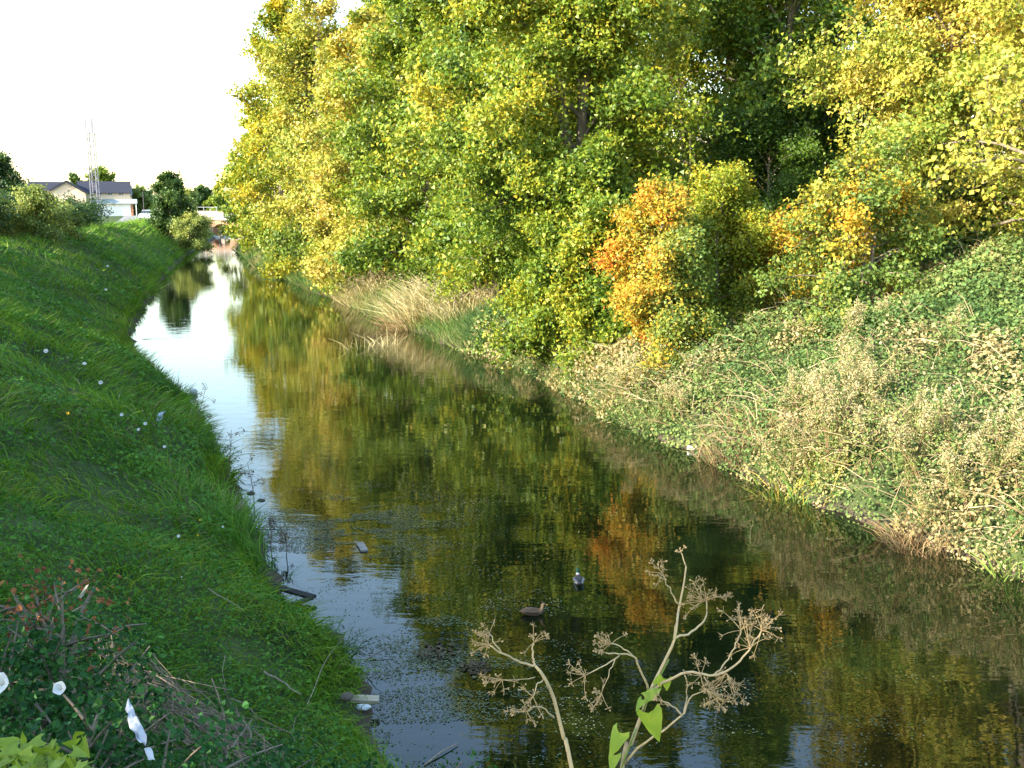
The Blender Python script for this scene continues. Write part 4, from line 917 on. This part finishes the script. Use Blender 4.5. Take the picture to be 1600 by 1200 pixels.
stalk(hb, [(1115, 1055, D2 - .07), (1135, 1035, D2 - .05), (1150, 1008, D2 - .04), (1158, 985, D2 - .03)], .0035, .002)
stalk(hb, [(975, 1195, D2), (1003, 1163, D2 - .03), (1040, 1138, D2 - .05), (1068, 1116, D2 - .06), (1078, 1092, D2 - .07), (1104, 1078, D2 - .08)], .0055, .002)
stalk(hb, [(1066, 1118, D2 - .06), (1052, 1103, D2 - .07), (1036, 1096, D2 - .07)], .0035, .002, n=8)
stalk(hb, [(1068, 1116, D2 - .06), (1074, 1085, D2 - .03), (1070, 1055, D2 - .05)], .003, .0025, n=8)
for i, (px, py, dd, dv, R) in enumerate([(1036, 896, -.02, (-.6, -.2, .8), .04), (1104, 938, .07, (-.2, 0, .8), .055), (1098, 940, .07, (-1, .2, .6), .05), (1063, 862, .02, (-.3, 0, 1), .012), (946, 1020, -.08, (-1, 0, 0), .03), (955, 1006, -.05, (-.8, 0, .4), .035), (915, 1055, -.1, (-1, 0, -.3), .04), (940, 1084, -.08, (-.2, 0, -1), .035),
        (1190, 985, -.08, (.3, 0, 1), .05), (1158, 985, -.03, (0, 0, 1), .05), (1172, 1012, -.08, (-.4, .2, 1), .05), (1104, 1078, -.08, (.6, -.2, -.4), .05), (1135, 1052, -.07, (.2, 0, -1), .06), (1095, 1055, -.07, (-.2, -.2, -1), .055), (1036, 1096, -.07, (-.8, 0, .5), .025), (1120, 1090, -.06, (.4, 0, -.8), .045)]):
    umbel(hb, A(W(px, py, D2 + dd)), A(dv, float), R, 720 + i, 16 if R > .03 else 7)
stalk(hb, [(1100, 1057, D2 - .07), (1110, 1075, D2 - .06), (1120, 1090, D2 - .06)], .002, .0012, n=5)

# arrow-shaped bindweed leaves
def arrow_leaf(seed):
    r = np.random.default_rng(seed)
    out = A([(0, .05), (-.16, .0), (-.34, -.16), (-.40, .02), (-.33, .28), (-.2, .62), (0, 1.0), (.2, .62), (.33, .28), (.40, .02), (.34, -.16), (.16, .0)])
    out[:, 0] *= r.uniform(.85, 1.1); mid = A([(0, .3), (0, .62)]); P2 = np.vstack([out, mid])
    z = -.22 * np.abs(P2[:, 0]) - .18 * (P2[:, 1] - .3) ** 2 + r.normal(size=len(P2)) * .02; z[-2:] -= .03
    tri = [[0, 1, 12], [1, 2, 3], [1, 3, 12], [3, 4, 12], [4, 5, 13], [4, 13, 12], [5, 6, 13], [6, 7, 13], [7, 8, 13], [8, 12, 13], [8, 9, 12], [9, 10, 11], [9, 11, 12], [11, 0, 12]]
    mb = MB(); c = ramp(r.uniform(size=len(P2)) * .5 + .2, [(.12, .20, .02), (.22, .31, .03), (.38, .40, .06)])
    mb.add(np.column_stack([P2, z]), A(tri), c); return mb.mesh('leaf', M['leaf'], True)
LEAF = [arrow_leaf(800 + i) for i in range(5)]
def put_leaf(parent, p, ydir, nrm, size, k):
    Y = unit(A(ydir, float)); Z = A(nrm, float); Z = unit(Z - Y * (Z @ Y)); X_ = np.cross(Y, Z)
    o = link('leaf', LEAF[k % 5], parent)
    mm = Matrix([[X_[i] * size, Y[i] * size, Z[i] * size, p[i]] for i in range(3)] + [[0, 0, 0, 1]]); o.matrix_world = mm; return o
vn = thing('bindweed_vine', 'bright green bindweed leaves twined on the larger dead umbel stem', 'vine', (0, 0, 0))
c = curve(wp_([(965, 1215, D2 - .02), (990, 1150, D2 - .02), (1000, 1125, D2 + .02), (1010, 1098, D2 - .02), (1030, 1060, D2), (1045, 1030, D2)]), 24)
mb = MB(); tube(mb, c, .0018, 5, (.20, .28, .06)); mb.build('stem', M['leaf'], vn)
for k, (px, py, yd, nr, s) in enumerate([(1006, 1090, (.7, -.2, .3), (-.4, -.7, .5), .045), (1004, 1092, (-.5, -.4, -.6), (-.6, -.6, .3), .042), (1012, 1112, (.35, -.3, -1), (-.5, -.8, .2), .095), (1026, 1070, (.2, 0, .9), (-.5, -.8, .1), .036), (1040, 1060, (.1, 0, -1), (-.4, -.9, .2), .042), (968, 1142, (-.45, -.2, -1), (-.6, -.6, .4), .085), (960, 1178, (-.2, -.3, -.7), (-.5, -.6, .5), .06), (1015, 1086, (.8, 0, .5), (-.3, -.8, .6), .04)]):
    put_leaf(vn, W(px, py, D2 - .02 - .008 * (k % 3)), yd, nr, s * .72, k)
# sunlit leafy corner
r = np.random.default_rng(850)
base = W(60, 1190, 3.5)
cv = thing('bindweed_clump', 'sunlit yellow-green bindweed leaves in the near corner of the bank', 'vine', (0, 0, 0))
mb = MB()
for i in range(7):
    p1 = A(W(r.uniform(0, 130), r.uniform(1150, 1195), r.uniform(3.3, 3.6))); p0 = A([p1[0] + r.normal() * .15, p1[1] + .1, hzf(p1[0], p1[1] + .1) - .05])
    tube(mb, curve([p0, (p0 + p1) / 2 + r.normal(size=3) * .08, p1], 8), .003, 5, (.16, .2, .06))
mb.build('stem', M['leaf'], cv)
for i in range(90):
    px = r.uniform(-30, 138); py = 1200 - abs(r.normal()) * 22 + max(0, (px - 90)) * .3
    if py < 1140: py = 1150
    put_leaf(cv, W(px, py, 3.45 + r.normal() * .12), unit(A([r.normal() * .7, -.5 + r.normal() * .4, r.normal() * .5 - .3])), A([-.5, -.5, .8]) + r.normal(size=3) * .35, r.uniform(.045, .08), i)

# dark nettle and bramble heap in the near shade
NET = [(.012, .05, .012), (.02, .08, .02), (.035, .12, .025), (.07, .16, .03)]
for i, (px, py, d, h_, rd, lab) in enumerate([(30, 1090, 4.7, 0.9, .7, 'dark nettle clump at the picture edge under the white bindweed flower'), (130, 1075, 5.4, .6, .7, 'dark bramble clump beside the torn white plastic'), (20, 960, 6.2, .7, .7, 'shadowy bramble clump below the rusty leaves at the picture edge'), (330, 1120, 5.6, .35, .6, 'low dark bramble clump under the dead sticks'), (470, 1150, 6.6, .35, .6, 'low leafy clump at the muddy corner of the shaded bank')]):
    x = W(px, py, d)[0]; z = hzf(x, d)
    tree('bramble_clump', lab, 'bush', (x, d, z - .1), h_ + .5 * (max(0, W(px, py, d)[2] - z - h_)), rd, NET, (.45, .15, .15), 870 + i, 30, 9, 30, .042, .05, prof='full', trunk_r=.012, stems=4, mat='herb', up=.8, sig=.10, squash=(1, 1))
tree('rusty_weed', 'rust-red dying weed at the picture edge on the shaded bank', 'plant', (W(15, 915, 7.2)[0], 7.2, hzf(W(15, 915, 7.2)[0], 7.2)), .95, .45, [(.10, .04, .02), (.25, .09, .04), (.36, .16, .06)], (.5, .2, .2), 880, 14, 6, 6, .045, .3, prof='full', trunk_r=.015, stems=2, mat='dry', sig=.08)

# dead sticks
M['stick'] = plain('dead_stick', (.26, .20, .14), .9, .3, 20, .4)
r = np.random.default_rng(900)
SK = [((275, 1098), (398, 1139), .012, 'long pale stick lying across the dark nettles'), ((300, 1128), (372, 1205), .014, 'thick brown stick slanting to the bottom edge'), ((190, 1092), (245, 1065), .007, 'thin pale stick slanting above the torn white plastic'), ((57, 1032), (98, 996), .008, 'pale twig left of the pale curled leaf'), ((2, 1030), (42, 990), .018, 'thick broken stalk at the picture edge'), ((235, 1080), (243, 1190), .007, 'upright grey twig beside the torn plastic'), ((315, 1136), (360, 1122), .006, 'short twig forking above the thick brown stick'), ((360, 1090), (402, 1118), .010, 'pale stick at the centre of the shaded corner'), ((325, 920), (378, 952), .012, 'yellowish stem lying in the grass of the shaded bank'), ((412, 1050), (470, 1085), .018, 'rusty stem lying in the low bank herbs'), ((480, 1100), (545, 985), .008, 'tall bent dry stalk at the shaded water edge'), ((262, 1140), (330, 1200), .012, 'brown stick under the thick brown one'), ((285, 1130), (345, 1195), .010, 'thin brown stick alongside the thick brown one'), ((240, 1060), (310, 1150), .009, 'dark twig running down towards the thick brown stick'), ((100, 1048), (108, 1000), .009, 'curved pale twig over the dark nettles'), ((352, 1025), (353, 1075), .006, 'thin upright dead stem among the bank herbs'), ((460, 1160), (462, 1120), .005, 'short upright dead stem near the muddy corner')]
for i, (p, q_, rad_, lab) in enumerate(SK):
    a_ = A(HIT(p[0], p[1], .30)); b_ = A(HIT(q_[0], q_[1], .30)); m_ = (a_ + b_) / 2 + r.normal(size=3) * .03
    mb = MB(); n = 9; c = curve([a_, m_, b_], n) + r.normal(size=(n, 3)) * .004; tube(mb, c, np.linspace(rad_, rad_ * .5, n) * .6, 6)
    tag(mb.build('stick', M['stick'], None, True), lab, 'stick', 'dead sticks on the shaded bank')
# heap of thin dead stems
mb = MB()
for i in range(260):
    t = r.uniform(); px = 170 + 230 * t + r.normal() * 28; py = 1040 + 150 * t + r.normal() * 22
    a_ = A(HIT(px, py, r.uniform(.15, .75))); d = unit(A([.8, -.5, -.35]) + r.normal(size=3) * .3); L = r.uniform(.25, .8)
    tube(mb, curve([a_ - d * L / 2, a_ + r.normal(size=3) * .03, a_ + d * L / 2], 5), r.uniform(.002, .0055), 4, A([.20, .15, .10]) * r.uniform(.6, 1.4))
tag(mb.build('dead_stem_heap', M['attr_rough']), 'tangle of thin dead stems slumped down the near shaded bank', 'dry stems', None, 'stuff')

# ---------------------------------------------------------------- flowers
def flower_mesh(col, seed):
    r = np.random.default_rng(seed); mb = MB(); k = 15; rings = [(.06, 0), (.14, .35), (.36, .62), (.5, .66)]
    a = np.arange(k) * 2 * math.pi / k; V = []
    for i, (rr, z) in enumerate(rings):
        w_ = 1 + (.08 * np.cos(5 * a) if i == 3 else 0); V.append(np.stack([np.cos(a) * rr * w_, np.sin(a) * rr * w_, np.full(k, z) + (.03 * np.cos(10 * a) if i > 1 else 0)], -1))
    q = [[i * k + j, i * k + (j + 1) % k, (i + 1) * k + (j + 1) % k, (i + 1) * k + j] for i in range(3) for j in range(k)]
    mb.add(np.concatenate(V), A(q), col); return mb.mesh('flower', M['dry'], True)
FW = flower_mesh((.66, .66, .64), 1); FY = flower_mesh((.75, .45, .02), 2)
r = np.random.default_rng(950); FS = .5
def flower(px, py, size, lab, up, me=FW, group=None, d=None):
    p = HIT(px, py, up) if d is None else W(px, py, d)
    o = link('bindweed_flower' if me is FW else 'yellow_flower', me, None, p); n = Vector((.15 + r.normal() * .25, -.75 + r.normal() * .2, .65)); o.rotation_euler = n.to_track_quat('Z', 'Y').to_euler(); o.scale = (size * FS,) * 3
    tag(o, lab, 'flower', group)
FS = 1.0
flower(8, 1068, .085, 'wide open white bindweed flower cut by the picture edge', 0, d=4.05)
flower(98, 1076, .06, 'white bindweed flower seen from the side over the nettles', 0, d=4.4)
FS = .34
for px, py in ((72, 550), (132, 571), (158, 599), (192, 649), (218, 673), (227, 663), (257, 699), (165, 454), (169, 417)):
    flower(px, py, .13 + .0009 * (760 - py), 'small white bindweed flower in the grass of the upper shaded bank', .33, group='small white flowers on the upper bank')
flower(279, 839, .13, 'lone white bindweed flower low on the shaded bank by yellow flowers', .35)
flower(348, 824, .10, 'white flower nearest the shaded water edge', .3)
flower(106, 647, .15, 'orange-yellow flower high on the shaded bank', .35, FY)
flower(313, 813, .09, 'yellow flower low on the shaded bank, the upper of two', .33, FY)
flower(309, 837, .09, 'yellow flower low on the shaded bank, the lower of two', .33, FY)
flower(284, 902, .05, 'tiny pale flower head on a thin stem in the bank grass', .4)

# ---------------------------------------------------------------- litter, stones, floating things
def rock(name, label, loc, s, seed, col, cat='stone', sq=.6):
    r = np.random.default_rng(seed); import bmesh
    bm = bmesh.new(); bmesh.ops.create_icosphere(bm, subdivisions=3, radius=1)
    for v in bm.verts:
        n_ = fbm(A([v.co.x * 1.3 + seed]), A([v.co.y * 1.3 + v.co.z * 1.1]), seed % 50)[0]; v.co *= .75 + .5 * n_; v.co.z *= sq
    me = bpy.data.meshes.new(name); bm.to_mesh(me); bm.free()
    for p in me.polygons: p.use_smooth = True
    me.materials.append(plain('stone', col, .9, .3, 5, .5)); o = link(name, me, None, loc); o.scale = s; return tag(o, label, cat)
rock('stone', 'dark rounded stone at the shaded water edge beside weed stalks', ON(362, 777, .03), (.22, .15, .17), 3, (.06, .045, .035))
rock('stone', 'small dark stone in the shallows, farther from the bank', ON(392, 771, .0), (.09, .07, .08), 4, (.05, .045, .04))
rock('stone', 'small dark stone in the shallows, nearer the floating weed', ON(408, 782, .0), (.08, .07, .06), 5, (.05, .045, .04))
rock('stone', 'brown stone on the muddy corner of the shaded bank', ON(575, 1163, .03), (.11, .09, .08), 6, (.10, .085, .06))
rock('stone', 'flat grey stone at the muddy water edge near the bottom', ON(560, 1178, .03), (.16, .11, .09), 7, (.10, .09, .08))
rock('stone', 'brick-sized stone in the grass by the muddy spit', ON(543, 1120, .25, .15), (.08, .07, .06), 8, (.11, .085, .06))
# ball
import bmesh
bm = bmesh.new(); bmesh.ops.create_uvsphere(bm, u_segments=24, v_segments=16, radius=.13)
for v in bm.verts: v.co.z *= .97
me = bpy.data.meshes.new('ball'); bm.to_mesh(me); bm.free()
for p in me.polygons: p.use_smooth = True
me.materials.append(plain('worn_ball', (.42, .43, .45), .6, .35, 9)); g = G(275, 616)
tag(link('ball', me, None, (g[0] + .55, g[1], .06)), 'grey ball floating by the shaded bank', 'ball')
def plankm(name, label, cat, loc, size, rot, col, parent=None):
    mb = MB(); sx, sy, sz = size; box(mb, -sx / 2, sx / 2, -sy / 2, sy / 2, -sz / 2, sz / 2)
    me = mb.mesh(name, plain('old_wood', col, .85, .35, 7, .5, stretch=(.4, 3, 3))); o = link(name, me, parent, loc); o.rotation_euler = rot
    bv = o.modifiers.new('bevel', 'BEVEL'); bv.width = min(size) * .15; bv.segments = 2
    if not parent: tag(o, label, cat)
    return o
pf = thing('plank_frame', 'black corner of a broken plank frame jutting over the water', 'plank frame', (*ON(487, 942)[:2], .07))
plankm('plank', None, None, (-.34, .17, .05), (.85, .13, .045), (0, .06, math.radians(-26)), (.02, .018, .016), pf)
plankm('plank', None, None, (-.22, -.2, -.01), (.62, .10, .04), (0, -.1, math.radians(40)), (.03, .026, .022), pf)
g = G(566, 856); plankm('floating_board', 'short grey broken board floating in the weed mat', 'board', (g[0], g[1], .02), (.13, .42, .035), (.03, .05, .35), (.22, .20, .17))
g = G(574, 1112); plankm('beige_board', 'beige board end lying on the muddy bank corner', 'board', (g[0] - .03, g[1], .16), (.34, .12, .05), (.1, .1, .1), (.36, .30, .20))
g = G(570, 1120); rock('foam_piece', 'white foam lump under the beige board on the mud', (g[0] - .02, g[1], .12), (.09, .06, .05), 12, (.6, .6, .58), 'foam', .7)
lg = MB(); a_ = A(ON(207, 577)); b_ = A(ON(232, 569)); tube(lg, curve([a_ + A([-.2, 0, .04]), (a_ + b_) / 2 + A([0, 0, .12]), b_ + A([0, 0, .05])], 8), A([.10, .12, .13, .12, .12, .1, .1, .08]), 9)
tag(lg.build('log', M['bark'], None, True), 'dark log lying in the bright water off the shaded bank', 'log')
for i, (px, py, ln, rz_, lab) in enumerate([(421, 826, .55, .05, 'thin dark stick floating beside the weed mat'), (505, 842, .35, .05, 'short dark stick floating in the weed mat'), (580, 1030, .6, .7, 'dark branch standing out of the foreground shallows'), (690, 1180, .55, .9, 'pale dry reed stalk floating at the bottom edge'), (240, 530, 1.1, 0, 'dark twig floating on the bright far water')]):
    g = G(px, py); mb = MB(); d = A([math.cos(rz_), math.sin(rz_), .25 if i == 2 else .02]); tube(mb, curve([A(g) - d * ln / 2 + A([0, 0, .01]), A(g) + A([0, .02, .03]), A(g) + d * ln / 2 + A([0, 0, .015])], 7), np.linspace(.012, .006, 7), 6)
    tag(mb.build('floating_stick', M['stick'] if i == 3 else M['bark'], None, True), lab, 'stick')
for i, (px, py, s, lab) in enumerate([(680, 1020, .30, 'larger brown rotten leaf mat on the dark foreground water'), (742, 1045, .2, 'smaller brown leaf mat between the weed streaks and dead umbels')]):
    r = np.random.default_rng(970 + i); g = G(px, py); n = 90; mb = MB(); c = A([g[0], g[1], .012]) + r.normal(size=(n, 3)) * A([s * .45, s * .5, .004]); leaf_quads(mb, c, r.normal(size=(n, 3)) * .15 + A([0, 0, 1]), r.uniform(.04, .1, n), .7, ramp(r.uniform(size=n), [(.05, .038, .02), (.10, .075, .045), (.16, .12, .07)]), r)
    tag(mb.build('leaf_mat', M['dry']), lab, 'leaves', None, 'stuff')
def sheet(name, label, cat, c, ux, uy, nx_, ny_, col, seed, crumple=.02):
    r = np.random.default_rng(seed); c = A(c); ux = A(ux, float); uy = A(uy, float); N = unit(np.cross(ux, uy)); V = []; F = []
    for j in range(ny_ + 1):
        w_ = .45 + .55 * r.uniform()
        for i in range(nx_ + 1): V.append(c + ux * (i / nx_ - .5) * w_ + uy * (j / ny_ - .5) + N * r.normal() * crumple + r.normal(size=3) * crumple * .4)
    for j in range(ny_):
        for i in range(nx_): a = j * (nx_ + 1) + i; F.append([a, a + 1, a + nx_ + 2, a + nx_ + 1])
    mb = MB(); mb.add(A(V), A(F), col); o = mb.build(name, M['dry'], None, True); sd = o.modifiers.new('solid', 'SOLIDIFY'); sd.thickness = .003; ss_ = o.modifiers.new('sub', 'SUBSURF'); ss_.levels = ss_.render_levels = 1
    return tag(o, label, cat)
d = 5.0
sheet('plastic_sheet', 'torn white plastic strip hanging in the near nettles', 'plastic', W(212, 1132, 4.75), (.05, .02, 0), A(W(226, 1165, 4.6)) - A(W(201, 1106, 4.95)), 4, 10, (.5, .51, .53), 981, .018)
sheet('plastic_scrap', 'small white plastic scrap below the torn strip', 'plastic', W(234, 1178, 4.6), (.05, 0, 0), A(W(236, 1190, 4.55)) - A(W(229, 1168, 4.62)), 3, 4, (.6, .61, .62), 982, .006)
sheet('pale_leaf', 'pale curled dead leaf above the near nettles, the lower of two', 'leaf', W(127, 948, 6.1), (.07, 0, .03), A(W(135, 940, 6.05)) - A(W(116, 958, 6.15)), 3, 4, (.45, .42, .34), 983, .008)
sheet('pale_leaf', 'pale curled dead leaf above the near nettles, the upper of two', 'leaf', W(131, 924, 6.2), (.05, 0, .02), A(W(138, 916, 6.2)) - A(W(124, 938, 6.2)), 3, 4, (.42, .40, .32), 984, .008)
p = HIT(250, 650, .3); sheet('plastic_bag', 'bluish white plastic bag caught in the bank edge grass', 'plastic', p, (.22, .05, .08), (.05, .1, .2), 4, 4, (.36, .42, .46), 985, .035)
p = HIT(1083, 697, .06)
bt = thing('plastic_bottle', 'white plastic bottle lying at the sunny bank water edge', 'bottle', (p[0], p[1] - .1, .07), None, math.radians(-10))
mb = MB(); tube(mb, A([(-.16, 0, 0), (-.15, 0, 0), (.06, 0, 0), (.12, 0, 0), (.15, 0, 0)]), A([.03, .055, .055, .025, .022]), 12); mb.build('body', M['white'], bt, True)
mb = MB(); tube(mb, A([(.15, 0, 0), (.18, 0, 0)]), .024, 12); mb.build('cap', M['white'], bt, True)
